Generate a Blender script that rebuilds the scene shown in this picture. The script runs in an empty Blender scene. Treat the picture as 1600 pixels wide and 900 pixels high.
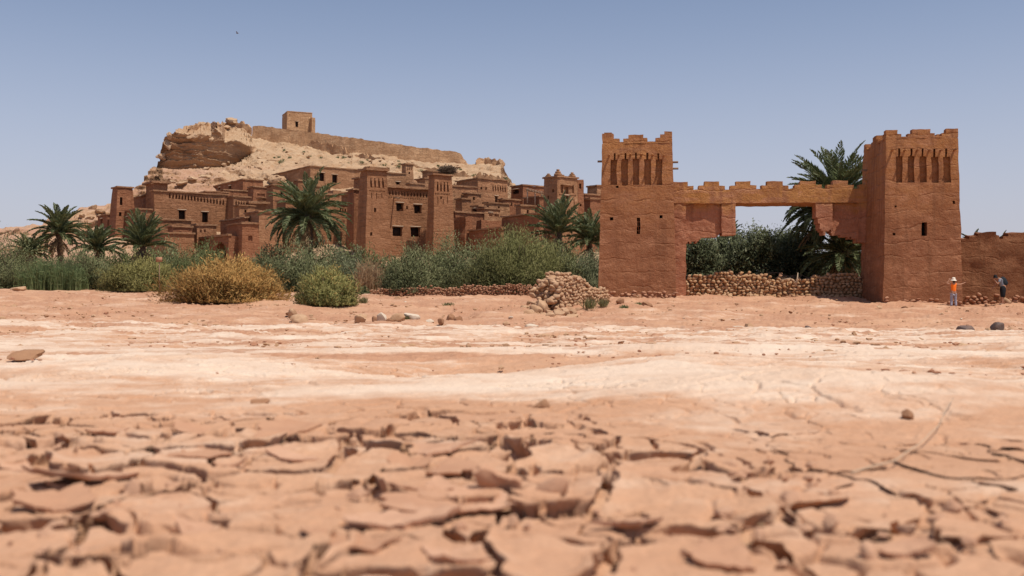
import bpy, math, random
import numpy as np

# ------------------------------------------------------------------ camera, sky, sun, exposure
scene = bpy.context.scene
COL = scene.collection
F = 1555.0                                   # focal length in photo pixels (1600 wide)
cam_d = bpy.data.cameras.new("camera")
cam = bpy.data.objects.new("camera", cam_d)
COL.objects.link(cam)
cam.location = (0, 0, 0)
cam.rotation_euler = (math.radians(90), 0, 0)
cam_d.sensor_width = 36.0
cam_d.lens = 36.0 * F / 1600.0
cam_d.clip_start = 0.02
cam_d.clip_end = 20000
cam_d.dof.use_dof = True
cam_d.dof.focus_distance = 48.0
cam_d.dof.aperture_fstop = 4.6
scene.camera = cam

SUN = np.array([0.33, -0.27, 1.0]); SUN /= np.linalg.norm(SUN)
world = bpy.data.worlds.new("World")
scene.world = world
world.use_nodes = True
wn = world.node_tree
bg = wn.nodes["Background"]
sky = wn.nodes.new("ShaderNodeTexSky")
sky.sky_type = 'NISHITA'
sky.sun_disc = False
sky.sun_elevation = math.asin(SUN[2])
sky.sun_rotation = math.atan2(SUN[0], SUN[1])
sky.altitude = 1200
sky.air_density = 1.0
sky.dust_density = 2.2
sky.ozone_density = 1.6
hs = wn.nodes.new("ShaderNodeHueSaturation")
hs.inputs["Hue"].default_value = 0.510
hs.inputs["Saturation"].default_value = 0.86
hs.inputs["Value"].default_value = 1.0
wn.links.new(sky.outputs[0], hs.inputs["Color"])
mt_ = wn.nodes.new("ShaderNodeMix"); mt_.data_type = 'RGBA'; mt_.blend_type = 'MULTIPLY'; mt_.inputs[0].default_value = 1.0
mt_.inputs[7].default_value = (0.99, 1.0, 0.965, 1)
wn.links.new(hs.outputs[0], mt_.inputs[6])
tc_ = wn.nodes.new("ShaderNodeTexCoord"); sz_ = wn.nodes.new("ShaderNodeSeparateXYZ"); wn.links.new(tc_.outputs["Generated"], sz_.inputs[0])
mr_ = wn.nodes.new("ShaderNodeMapRange"); mr_.interpolation_type = 'SMOOTHSTEP'
mr_.inputs["From Min"].default_value = -0.05; mr_.inputs["From Max"].default_value = 0.32; mr_.inputs["To Min"].default_value = 0.88; mr_.inputs["To Max"].default_value = 0.0
wn.links.new(sz_.outputs[2], mr_.inputs["Value"])
hz_ = wn.nodes.new("ShaderNodeMix"); hz_.data_type = 'RGBA'; hz_.inputs[7].default_value = (4.5, 4.32, 5.2, 1)      # dusty desert horizon
wn.links.new(mr_.outputs[0], hz_.inputs[0]); wn.links.new(mt_.outputs[2], hz_.inputs[6])
wn.links.new(hz_.outputs[2], bg.inputs[0])
bg.inputs[1].default_value = 0.112

sun_d = bpy.data.lights.new("sun", 'SUN')
sun_d.energy = 4.2
sun_d.angle = math.radians(0.5)
sun_d.color = (1.0, 0.93, 0.82)
sun = bpy.data.objects.new("sun", sun_d)
COL.objects.link(sun)
from mathutils import Vector
sun.rotation_euler = Vector(SUN).to_track_quat('Z', 'Y').to_euler()

vs_ = scene.view_settings
scene.display_settings.display_device = 'sRGB'
vs_.view_transform = 'Standard'
vs_.look = 'None'
vs_.exposure = 0.08
vs_.gamma = 1.0
vs_.use_curve_mapping = False
scene.render.engine = 'CYCLES'
scene.cycles.use_denoising = True
scene.cycles.max_bounces = 6
scene.cycles.diffuse_bounces = 3
scene.cycles.transparent_max_bounces = 4

# ------------------------------------------------------------------ helpers: noise
_r = np.random.RandomState(7)
PERM = _r.permutation(256)
PERM = np.concatenate([PERM, PERM, PERM])
GR = _r.normal(size=(256, 3)); GR /= np.linalg.norm(GR, axis=1)[:, None]

def perlin(p):
    p = np.asarray(p, float)
    i = np.floor(p).astype(int); f = p - i
    i &= 255
    u = f * f * f * (f * (f * 6 - 15) + 10)
    out = 0
    for dx in (0, 1):
        wx = u[:, 0] if dx else 1 - u[:, 0]
        a = PERM[(i[:, 0] + dx) & 255]
        for dy in (0, 1):
            wy = u[:, 1] if dy else 1 - u[:, 1]
            b = PERM[a + ((i[:, 1] + dy) & 255)]
            for dz in (0, 1):
                wz = u[:, 2] if dz else 1 - u[:, 2]
                g = GR[PERM[b + ((i[:, 2] + dz) & 255)]]
                dd = f - np.array([dx, dy, dz])
                out = out + wx * wy * wz * (g * dd).sum(1)
    return out * 1.6

def fbm(p, octv=4, gain=0.5, lac=2.03):
    p = np.asarray(p, float); s = 0; a = 1.0
    for o in range(octv):
        s = s + a * perlin(p + 17.3 * o)
        p = p * lac; a *= gain
    return s

def xyn(x, y, sx, sy, off=0.0):
    return np.stack([x * sx + off, y * sy + off * 1.7, np.full_like(x, off * 0.61 + 0.5)], 1)

def sstep(a, b, x):
    t = np.clip((x - a) / (b - a), 0, 1)
    return t * t * (3 - 2 * t)

def h01(i, j, k):
    n = (i.astype(np.int64) * 374761393 + j.astype(np.int64) * 668265263 + k * 974711 + 12345) & 0xffffffff
    n = ((n ^ (n >> 13)) * 1274126177) & 0xffffffff
    n = n ^ (n >> 16)
    return (n & 0xffff) / 65535.0

def voronoi(x, y, s, k):
    gx = x / s; gy = y / s
    ix = np.floor(gx).astype(int); iy = np.floor(gy).astype(int)
    f1 = np.full(x.shape, 1e9); f2 = f1.copy()
    p1x = np.zeros_like(x); p1y = p1x.copy(); p2x = p1x.copy(); p2y = p1x.copy()
    r1 = p1x.copy(); r2 = p1x.copy(); r3 = p1x.copy()
    for a in (-1, 0, 1):
        for b in (-1, 0, 1):
            cx = ix + a; cy = iy + b
            px = cx + 0.1 + 0.8 * h01(cx, cy, k); py = cy + 0.1 + 0.8 * h01(cx, cy, k + 1)
            d = (px - gx) ** 2 + (py - gy) ** 2
            m1 = d < f1; m2 = (~m1) & (d < f2)
            f2 = np.where(m1, f1, np.where(m2, d, f2))
            p2x = np.where(m1, p1x, np.where(m2, px, p2x)); p2y = np.where(m1, p1y, np.where(m2, py, p2y))
            f1 = np.where(m1, d, f1); p1x = np.where(m1, px, p1x); p1y = np.where(m1, py, p1y)
            r1 = np.where(m1, h01(cx, cy, k + 2), r1); r2 = np.where(m1, h01(cx, cy, k + 3), r2); r3 = np.where(m1, h01(cx, cy, k + 4), r3)
    e = (f2 - f1) / (2 * np.sqrt((p2x - p1x) ** 2 + (p2y - p1y) ** 2) + 1e-6)
    dl = np.sqrt((p2x - p1x) ** 2 + (p2y - p1y) ** 2) + 1e-6
    return e * s, x - p1x * s, y - p1y * s, r1, r2, r3, (p1x - p2x) / dl, (p1y - p2y) / dl

# ------------------------------------------------------------------ helpers: meshes and objects
class MB:
    """collects vertices and faces (numpy) and links them as ONE mesh object"""
    def __init__(self):
        self.v = []; self.q = []; self.t = []; self.tint = []; self.n = 0; self.nrm = []
    def add(self, v, quads=None, tris=None, tint=0.5, nrm=None):
        v = np.asarray(v, float).reshape(-1, 3)
        if quads is not None and len(quads): self.q.append(np.asarray(quads, int).reshape(-1, 4) + self.n)
        if tris is not None and len(tris): self.t.append(np.asarray(tris, int).reshape(-1, 3) + self.n)
        self.v.append(v)
        if nrm is not None: self.nrm.append(np.asarray(nrm, float))
        self.tint.append(np.broadcast_to(np.asarray(tint, float), (len(v),)))
        self.n += len(v)
        return self
    def box(self, c, half, ax=None, tint=0.5):
        ax = np.eye(3) if ax is None else np.asarray(ax, float)
        s = np.array([[x, y, z] for x in (-1, 1) for y in (-1, 1) for z in (-1, 1)], float) * np.asarray(half)
        self.add(s @ ax + np.asarray(c), quads=[(0, 1, 3, 2), (4, 6, 7, 5), (0, 4, 5, 1), (2, 3, 7, 6), (0, 2, 6, 4), (1, 5, 7, 3)], tint=tint)
        return self
    def tube(self, pts, rad, n=6, tint=0.5):
        pts = np.asarray(pts, float); m = len(pts)
        rad = np.broadcast_to(np.asarray(rad, float), (m,))
        tg = np.gradient(pts, axis=0); tg /= np.linalg.norm(tg, axis=1)[:, None] + 1e-9
        up = np.array([0.3, 0.2, 0.93]) if abs(tg[0, 2]) < 0.9 else np.array([1.0, 0.1, 0])
        a = np.cross(tg, up); a /= np.linalg.norm(a, axis=1)[:, None] + 1e-9
        b = np.cross(tg, a)
        an = np.linspace(0, 2 * np.pi, n, endpoint=False)
        v = pts[:, None] + rad[:, None, None] * (np.cos(an)[None, :, None] * a[:, None] + np.sin(an)[None, :, None] * b[:, None])
        v = v.reshape(-1, 3)
        q = [(i * n + j, i * n + (j + 1) % n, (i + 1) * n + (j + 1) % n, (i + 1) * n + j) for i in range(m - 1) for j in range(n)]
        v = np.vstack([v, pts[:1], pts[-1:]])
        t = [(m * n, (j + 1) % n, j) for j in range(n)] + [(m * n + 1, (m - 1) * n + j, (m - 1) * n + (j + 1) % n) for j in range(n)]
        return self.add(v, quads=q, tris=t, tint=tint)
    def build(self, name, mat, parent=None, loc=None, smooth=True, sharp=None):
        v = np.vstack(self.v); tint = np.concatenate(self.tint)
        off = OFF.get(parent.name, np.zeros(3)) if parent is not None else (np.zeros(3) if loc is None else np.asarray(loc, float))
        me = bpy.data.meshes.new(name)
        q = np.vstack(self.q) if self.q else np.zeros((0, 4), int)
        t = np.vstack(self.t) if self.t else np.zeros((0, 3), int)
        me.vertices.add(len(v)); me.vertices.foreach_set("co", (v - off).astype(np.float32).ravel())
        loops = np.concatenate([q.ravel(), t.ravel()]).astype(np.int32)
        me.loops.add(len(loops)); me.loops.foreach_set("vertex_index", loops)
        st = np.concatenate([np.arange(len(q)) * 4, len(q) * 4 + np.arange(len(t)) * 3]).astype(np.int32)
        me.polygons.add(len(st)); me.polygons.foreach_set("loop_start", st)
        me.update(calc_edges=True)
        at = me.attributes.new("tint", 'FLOAT', 'POINT'); at.data.foreach_set("value", tint.astype(np.float32))
        me.polygons.foreach_set("use_smooth", np.full(len(st), smooth, bool))
        if smooth and sharp is not None:
            me.set_sharp_from_angle(angle=math.radians(sharp))
        me.materials.append(mat)
        if self.nrm and sum(len(a) for a in self.nrm) == len(v):
            me.normals_split_custom_set_from_vertices(np.vstack(self.nrm).tolist())
        o = bpy.data.objects.new(name, me); COL.objects.link(o)
        if parent is not None:
            o.parent = parent
        else:
            o.location = off
        OFF[o.name] = off
        return o
OFF = {}

def empty(name, loc):
    o = bpy.data.objects.new(name, None); COL.objects.link(o)
    o.location = loc; o.empty_display_size = 0.3
    OFF[o.name] = np.asarray(loc, float)
    return o

def tag(o, label=None, cat=None, group=None, kind=None):
    if label: o["label"] = label
    if cat: o["category"] = cat
    if group: o["group"] = group
    if kind is None and o.name.split('.')[0].endswith('wall'): kind = 'thing'
    if kind: o["kind"] = kind
    return o

def px2(px, py, d):
    return np.array([(px - 800) / F * d, d, (450 - py) / F * d])

# ------------------------------------------------------------------ helpers: materials
def new_mat(name):
    m = bpy.data.materials.new(name); m.use_nodes = True
    nt = m.node_tree; b = nt.nodes["Principled BSDF"]
    b.inputs["Specular IOR Level"].default_value = 0.15
    b.inputs["Roughness"].default_value = 0.95
    return m, nt, b

def nd(nt, typ, **kw):
    n = nt.nodes.new(typ)
    for k, v in kw.items():
        if k in n.inputs: n.inputs[k].default_value = v
        else: setattr(n, k, v)
    return n

def noise(nt, vec, scale, detail=4, rough=0.55):
    n = nt.nodes.new("ShaderNodeTexNoise")
    n.inputs["Scale"].default_value = scale; n.inputs["Detail"].default_value = detail; n.inputs["Roughness"].default_value = rough
    nt.links.new(vec, n.inputs["Vector"])
    return n.outputs["Fac"]

def ramp(nt, fac, a, b, ca=(0, 0, 0, 1), cb=(1, 1, 1, 1)):
    r = nt.nodes.new("ShaderNodeValToRGB")
    r.color_ramp.elements[0].position = a; r.color_ramp.elements[1].position = b
    r.color_ramp.elements[0].color = ca; r.color_ramp.elements[1].color = cb
    nt.links.new(fac, r.inputs[0])
    return r.outputs[0]

def mixc(nt, fac, a, b, typ='MIX'):
    m = nt.nodes.new("ShaderNodeMix"); m.data_type = 'RGBA'; m.blend_type = typ
    for sock, v in ((m.inputs[0], fac), (m.inputs[6], a), (m.inputs[7], b)):
        if isinstance(v, (int, float)): sock.default_value = v
        elif isinstance(v, tuple): sock.default_value = (*v, 1) if len(v) == 3 else v
        else: nt.links.new(v, sock)
    return m.outputs[2]

def math_n(nt, op, a, b=None):
    m = nt.nodes.new("ShaderNodeMath"); m.operation = op
    for i, v in enumerate((a, b)):
        if v is None: continue
        if isinstance(v, (int, float)): m.inputs[i].default_value = v
        else: nt.links.new(v, m.inputs[i])
    return m.outputs[0]

def attr(nt, name):
    a = nt.nodes.new("ShaderNodeAttribute"); a.attribute_name = name
    return a.outputs["Fac"]

def pos(nt, scale=(1, 1, 1)):
    g = nt.nodes.new("ShaderNodeNewGeometry")
    m = nt.nodes.new("ShaderNodeMapping"); m.inputs["Scale"].default_value = scale
    nt.links.new(g.outputs["Position"], m.inputs["Vector"])
    return m.outputs[0]

def bump(nt, b, h, strength, dist):
    n = nt.nodes.new("ShaderNodeBump"); n.inputs["Strength"].default_value = strength; n.inputs["Distance"].default_value = dist
    nt.links.new(h, n.inputs["Height"]); nt.links.new(n.outputs[0], b.inputs["Normal"])

def adobe(name, c1, c2, c3, s=1.0, zmix=None, bstr=0.8):
    """mud wall: blotches, courses of rammed earth, streaks below the roof line, grit"""
    m, nt, b = new_mat(name)
    p = pos(nt)
    big = noise(nt, p, 0.35 * s, 5, 0.6)
    lay = noise(nt, pos(nt, (0.5, 0.5, 3.2)), 0.9 * s, 4, 0.6)
    fine = noise(nt, p, 6.0 * s, 6, 0.7)
    strk = noise(nt, pos(nt, (2.2, 2.2, 0.18)), 1.0 * s, 3, 0.5)
    c = mixc(nt, ramp(nt, big, 0.34, 0.68), c1, c2)
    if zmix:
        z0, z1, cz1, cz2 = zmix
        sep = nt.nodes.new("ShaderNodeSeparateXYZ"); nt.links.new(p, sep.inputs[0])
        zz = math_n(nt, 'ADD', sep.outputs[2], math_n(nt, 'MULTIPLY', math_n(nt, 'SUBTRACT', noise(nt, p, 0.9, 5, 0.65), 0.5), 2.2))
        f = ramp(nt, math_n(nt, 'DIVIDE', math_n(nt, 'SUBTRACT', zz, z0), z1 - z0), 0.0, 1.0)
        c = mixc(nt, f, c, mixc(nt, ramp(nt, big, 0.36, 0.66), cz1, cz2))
    c = mixc(nt, math_n(nt, 'MULTIPLY', ramp(nt, lay, 0.45, 0.70), 0.7), c, c3)
    patch = noise(nt, pos(nt, (1, 1, 1.6)), 0.55 * s, 7, 0.7)
    c = mixc(nt, math_n(nt, 'MULTIPLY', ramp(nt, patch, 0.55, 0.60), 0.5), c, tuple(x * 1.18 for x in c3))
    c = mixc(nt, math_n(nt, 'MULTIPLY', ramp(nt, strk, 0.52, 0.68), 0.6), c, tuple(x * 0.68 for x in c1))
    sz = nt.nodes.new('ShaderNodeSeparateXYZ'); nt.links.new(p, sz.inputs[0])
    lz = math_n(nt, 'ADD', math_n(nt, 'MULTIPLY', sz.outputs[2], 1.25), math_n(nt, 'MULTIPLY', noise(nt, p, 0.6 * s, 4, 0.6), 0.9))
    lift = math_n(nt, 'MULTIPLY', ramp(nt, math_n(nt, 'ABSOLUTE', math_n(nt, 'SUBTRACT', math_n(nt, 'FRACT', lz), 0.5)), 0.0, 0.07, (1, 1, 1, 1), (0, 0, 0, 1)), ramp(nt, noise(nt, p, 0.8 * s, 3, 0.6), 0.42, 0.58))
    c = mixc(nt, math_n(nt, 'MULTIPLY', lift, 0.30), c, tuple(x * 0.6 for x in c1))
    c = mixc(nt, 0.38, c, ramp(nt, fine, 0.25, 0.75, (0.55, 0.55, 0.55, 1), (1.35, 1.3, 1.25, 1)), 'MULTIPLY')
    nt.links.new(c, b.inputs["Base Color"])
    h = math_n(nt, 'ADD', math_n(nt, 'MULTIPLY', noise(nt, p, 2.6 * s, 6, 0.65), 1.0), math_n(nt, 'MULTIPLY', noise(nt, pos(nt, (1, 1, 2.5)), 9 * s, 4, 0.7), 0.35))
    h = math_n(nt, 'SUBTRACT', h, math_n(nt, 'MULTIPLY', lift, 0.35))
    bump(nt, b, h, bstr, 0.26 / s)
    return m

def tinted(name, ca, cb, cc=None, rough=0.9, scale=3.0, bstr=0.4, bdist=0.03, objrand=False):
    """stones, wood: colour by the piece's own tint, plus blotches"""
    m, nt, b = new_mat(name)
    b.inputs["Roughness"].default_value = rough
    p = pos(nt)
    c = mixc(nt, attr(nt, "tint"), ca, cb)
    n = noise(nt, p, scale, 5, 0.65)
    c = mixc(nt, math_n(nt, 'MULTIPLY', ramp(nt, n, 0.4, 0.72), 0.6), c, cc if cc else tuple(x * 0.6 for x in ca))
    nt.links.new(c, b.inputs["Base Color"])
    bump(nt, b, noise(nt, p, scale * 3, 5, 0.7), bstr, bdist)
    return m

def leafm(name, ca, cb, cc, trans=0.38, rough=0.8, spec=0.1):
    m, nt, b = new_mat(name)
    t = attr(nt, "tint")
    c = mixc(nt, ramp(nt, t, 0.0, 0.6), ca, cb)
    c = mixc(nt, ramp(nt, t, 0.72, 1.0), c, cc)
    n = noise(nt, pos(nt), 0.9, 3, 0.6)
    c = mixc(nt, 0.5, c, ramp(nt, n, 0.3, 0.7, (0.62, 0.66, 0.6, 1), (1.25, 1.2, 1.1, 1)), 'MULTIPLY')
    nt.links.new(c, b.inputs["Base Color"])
    b.inputs["Roughness"].default_value = rough; b.inputs["Specular IOR Level"].default_value = spec
    tr = nt.nodes.new("ShaderNodeBsdfTranslucent"); nt.links.new(c, tr.inputs[0])
    mx = nt.nodes.new("ShaderNodeMixShader"); mx.inputs[0].default_value = trans
    nt.links.new(b.outputs[0], mx.inputs[1]); nt.links.new(tr.outputs[0], mx.inputs[2])
    nt.links.new(mx.outputs[0], nt.nodes["Material Output"].inputs[0])
    return m

def plain(name, c, rough=0.8, v=0.25, scale=8):
    m, nt, b = new_mat(name)
    n = noise(nt, pos(nt), scale, 4, 0.6)
    cc = mixc(nt, v, c, ramp(nt, n, 0.3, 0.7, (0.4, 0.4, 0.4, 1), (1.3, 1.3, 1.3, 1)), 'MULTIPLY')
    nt.links.new(cc, b.inputs["Base Color"]); b.inputs["Roughness"].default_value = rough
    return m

M = {}
M['mud'] = adobe('mud_brown', (0.322, 0.155, 0.079), (0.254, 0.118, 0.059), (0.373, 0.192, 0.105), 0.8)
M['mud_red'] = adobe('mud_red', (0.311, 0.133, 0.068), (0.241, 0.104, 0.055), (0.349, 0.165, 0.090), 0.8)
M['mud_pale'] = adobe('mud_pale', (0.388, 0.198, 0.104), (0.311, 0.149, 0.079), (0.450, 0.246, 0.135), 0.8)
M['mud_old'] = adobe('mud_old', (0.377, 0.198, 0.105), (0.304, 0.155, 0.081), (0.450, 0.257, 0.145), 0.8)
M['mud_top'] = adobe('mud_hilltop', (0.500, 0.292, 0.160), (0.413, 0.231, 0.121), (0.576, 0.363, 0.207), 0.8)
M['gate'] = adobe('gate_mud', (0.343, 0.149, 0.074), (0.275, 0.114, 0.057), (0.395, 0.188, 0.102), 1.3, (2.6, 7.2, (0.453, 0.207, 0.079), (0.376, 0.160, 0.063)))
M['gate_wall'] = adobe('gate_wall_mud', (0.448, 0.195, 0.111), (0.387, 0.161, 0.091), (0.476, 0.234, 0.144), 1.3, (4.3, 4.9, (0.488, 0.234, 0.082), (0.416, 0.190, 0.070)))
M['wall_red'] = adobe('wall_red_mud', (0.251, 0.107, 0.051), (0.193, 0.078, 0.037), (0.296, 0.140, 0.071), 1.3, bstr=0.9)
M['cap'] = adobe('mud_cap', (0.347, 0.188, 0.104), (0.269, 0.134, 0.071), (0.399, 0.235, 0.136), 1.5)
M['pane'] = plain('dark_shutter', (0.035, 0.022, 0.017))
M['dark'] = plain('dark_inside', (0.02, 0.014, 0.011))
M['wood'] = tinted('weathered_wood', (0.20, 0.12, 0.075), (0.28, 0.19, 0.13), None, 0.85, 4)
M['palewood'] = tinted('pale_wood', (0.45, 0.32, 0.22), (0.55, 0.42, 0.30), None, 0.85, 4)
M['stone'] = tinted('ochre_stone', (0.405, 0.230, 0.114), (0.497, 0.331, 0.199), (0.313, 0.156, 0.081), 0.9, 3)
M['stone_red'] = tinted('red_stone', (0.34, 0.16, 0.095), (0.47, 0.26, 0.16), (0.28, 0.12, 0.07), 0.9, 3)
M['stone_ledge'] = tinted('ledge_stone', (0.27, 0.13, 0.075), (0.38, 0.21, 0.125), (0.22, 0.095, 0.055), 0.9, 3)
M['stone_beige'] = tinted('beige_stone', (0.399, 0.237, 0.135), (0.494, 0.321, 0.200), (0.304, 0.158, 0.088), 0.9, 5)
M['stone_white'] = tinted('white_stone', (0.568, 0.464, 0.363), (0.619, 0.520, 0.414), (0.447, 0.320, 0.222), 0.9, 5)
M['stone_dark'] = tinted('dark_stone', (0.10, 0.075, 0.068), (0.16, 0.115, 0.10), (0.24, 0.14, 0.10), 0.7, 6)
M['stone_brown'] = tinted('brown_stone', (0.287, 0.144, 0.079), (0.344, 0.190, 0.108), (0.197, 0.091, 0.050), 0.9, 6)
M['clod'] = tinted('mud_clod', (0.426, 0.238, 0.150), (0.499, 0.300, 0.194), (0.363, 0.185, 0.116), 0.95, 30, 0.5, 0.004)
M['plate'] = tinted('mud_plate', (0.443, 0.242, 0.146), (0.536, 0.315, 0.205), (0.391, 0.200, 0.119), 0.95, 14, 0.5, 0.006)
M['rock'] = tinted('hill_rock', (0.426, 0.264, 0.152), (0.508, 0.352, 0.224), (0.295, 0.160, 0.088), 0.95, 0.8, 0.8, 0.3)
# foliage
M['tam_olive'] = leafm('olive_tamarisk', (0.127, 0.139, 0.068), (0.230, 0.242, 0.128), (0.328, 0.316, 0.183))
M['tam_yellow'] = leafm('yellow_tamarisk', (0.185, 0.175, 0.065), (0.33, 0.30, 0.12), (0.42, 0.36, 0.16))
M['tam_orange'] = leafm('tan_tamarisk', (0.403, 0.220, 0.080), (0.582, 0.341, 0.130), (0.448, 0.352, 0.140), 0.35)
M['tam_mixed'] = leafm('mixed_tamarisk', (0.200, 0.209, 0.079), (0.370, 0.344, 0.138), (0.599, 0.365, 0.145))
M['tam_green'] = leafm('green_tamarisk', (0.135, 0.140, 0.053), (0.234, 0.230, 0.099), (0.306, 0.279, 0.138))
M['leaf_dark'] = leafm('dark_shrub_leaf', (0.095, 0.112, 0.048), (0.175, 0.194, 0.088), (0.296, 0.300, 0.156))
M['leaf_grey'] = leafm('grey_green_leaf', (0.112, 0.129, 0.064), (0.219, 0.232, 0.122), (0.409, 0.404, 0.244))
M['leaf_silver'] = leafm('silver_leaf', (0.106, 0.122, 0.066), (0.206, 0.220, 0.132), (0.400, 0.388, 0.255))
M['olive_tree'] = leafm('olive_leaf', (0.108, 0.128, 0.070), (0.225, 0.246, 0.147), (0.465, 0.471, 0.322))
M['reed'] = leafm('reed_green', (0.105, 0.143, 0.061), (0.182, 0.226, 0.105), (0.275, 0.286, 0.154))
M['reed_dry'] = leafm('dry_reed', (0.30, 0.19, 0.11), (0.42, 0.28, 0.17), (0.5, 0.37, 0.24))
M['palm'] = leafm('palm_frond', (0.079, 0.101, 0.044), (0.168, 0.190, 0.088), (0.360, 0.351, 0.209), 0.15, 0.5, 0.25)
M['palm_dry'] = leafm('dead_frond', (0.24, 0.16, 0.085), (0.38, 0.27, 0.16), (0.48, 0.37, 0.24), 0.15)
M['bark'] = tinted('bark', (0.12, 0.085, 0.06), (0.17, 0.12, 0.085), None, 0.95, 6)
M['tuft'] = leafm('dry_tuft', (0.16, 0.16, 0.07), (0.27, 0.25, 0.13), (0.36, 0.31, 0.19))

# ------------------------------------------------------------------ the ground: one sheet from under the camera to the horizon
DN = np.array([0.2, 1.05, 1.35, 1.9, 2.6, 3.6, 6, 10, 20])
YN = np.array([2811, 900, 801, 700, 637, 598, 560, 541, 524.0])
DF = np.array([28, 32, 38, 44, 48, 52.5, 56, 60, 66, 75, 100.0])
CX = np.array([0, 250, 500, 700, 900, 1100, 1300, 1450, 1800.0])
YF = np.array([
    [507, 500, 488, 477, 470, 462, 458, 455, 452, 450.5, 449.5],
    [510, 506, 493, 481, 473, 466, 462, 458, 454, 451, 449.5],
    [513, 509, 492, 476, 469, 464, 461, 457, 454, 451, 449.5],
    [514, 511, 496, 481, 474, 468, 464, 461, 457, 452, 449.5],
    [515, 514, 500, 485, 476, 469, 465, 461, 457, 452, 449.5],
    [516, 516, 503, 488, 478, 469, 463, 461, 457, 452, 449.5],
    [517, 518, 506, 492, 483, 473, 466, 463, 459, 453, 449.5],
    [518, 520, 508, 494, 484, 475.5, 471, 466, 461, 454, 449.5],
    [520, 524, 510, 496, 486, 478, 474, 470, 464, 455, 449.5]])

def base_z(x, y):
    x = np.atleast_1d(np.asarray(x, float)); y = np.atleast_1d(np.asarray(y, float))
    d = np.maximum(y, 0.2)
    px = 800 + F * x / np.maximum(d, 0.6)
    cols = []
    for i in range(len(CX)):
        dd = np.concatenate([DN, DF]); yy = np.concatenate([YN, YF[i]])
        zz = (450 - yy) / F * dd
        cols.append(np.interp(np.log(np.minimum(d, 100)), np.log(dd), zz))
    cols = np.array(cols)
    f = np.interp(px, CX, np.arange(len(CX)))
    i0 = np.clip(f.astype(int), 0, len(CX) - 2); w = f - i0
    k = np.arange(len(px))
    z = cols[i0, k] * (1 - w) + cols[i0 + 1, k] * w
    # mound of pale silt, gully with cracked mud
    z = z + 0.075 * np.exp(-((x - 1.0) / 0.65) ** 2 - ((y - 3.0) / 0.45) ** 2)
    z = z - 0.15 * np.exp(-((x + 0.25) / 0.6) ** 2 - ((y - 5.4) / 0.8) ** 2)
    z = z + 0.075 * np.exp(-((x - 0.75) / 0.8) ** 2 - ((y - 4.4) / 0.6) ** 2) + 0.05 * np.exp(-((x + 1.7) / 0.9) ** 2 - ((y - 4.6) / 0.7) ** 2)
    z = z + 0.045 * np.exp(-((x - 1.6) / 1.6) ** 2 - ((y - 8) / 1.2) ** 2)
    am = np.interp(d, [0.5, 2, 6, 20, 30, 60, 120, 4000], [0.006, 0.008, 0.03, 0.05, 0.07, 0.12, 0.2, 0.2])
    z = z + am * fbm(xyn(x, y, 0.55, 0.55, 3.1), 3) * np.interp(d, [0.5, 5, 30], [1, 1, 1])
    return z

def gz(x, y):
    return float(base_z(x, y)[0])

def ground_at(px, d):
    x = (px - 800) / F * d
    return np.array([x, d, gz(x, d)])

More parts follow.
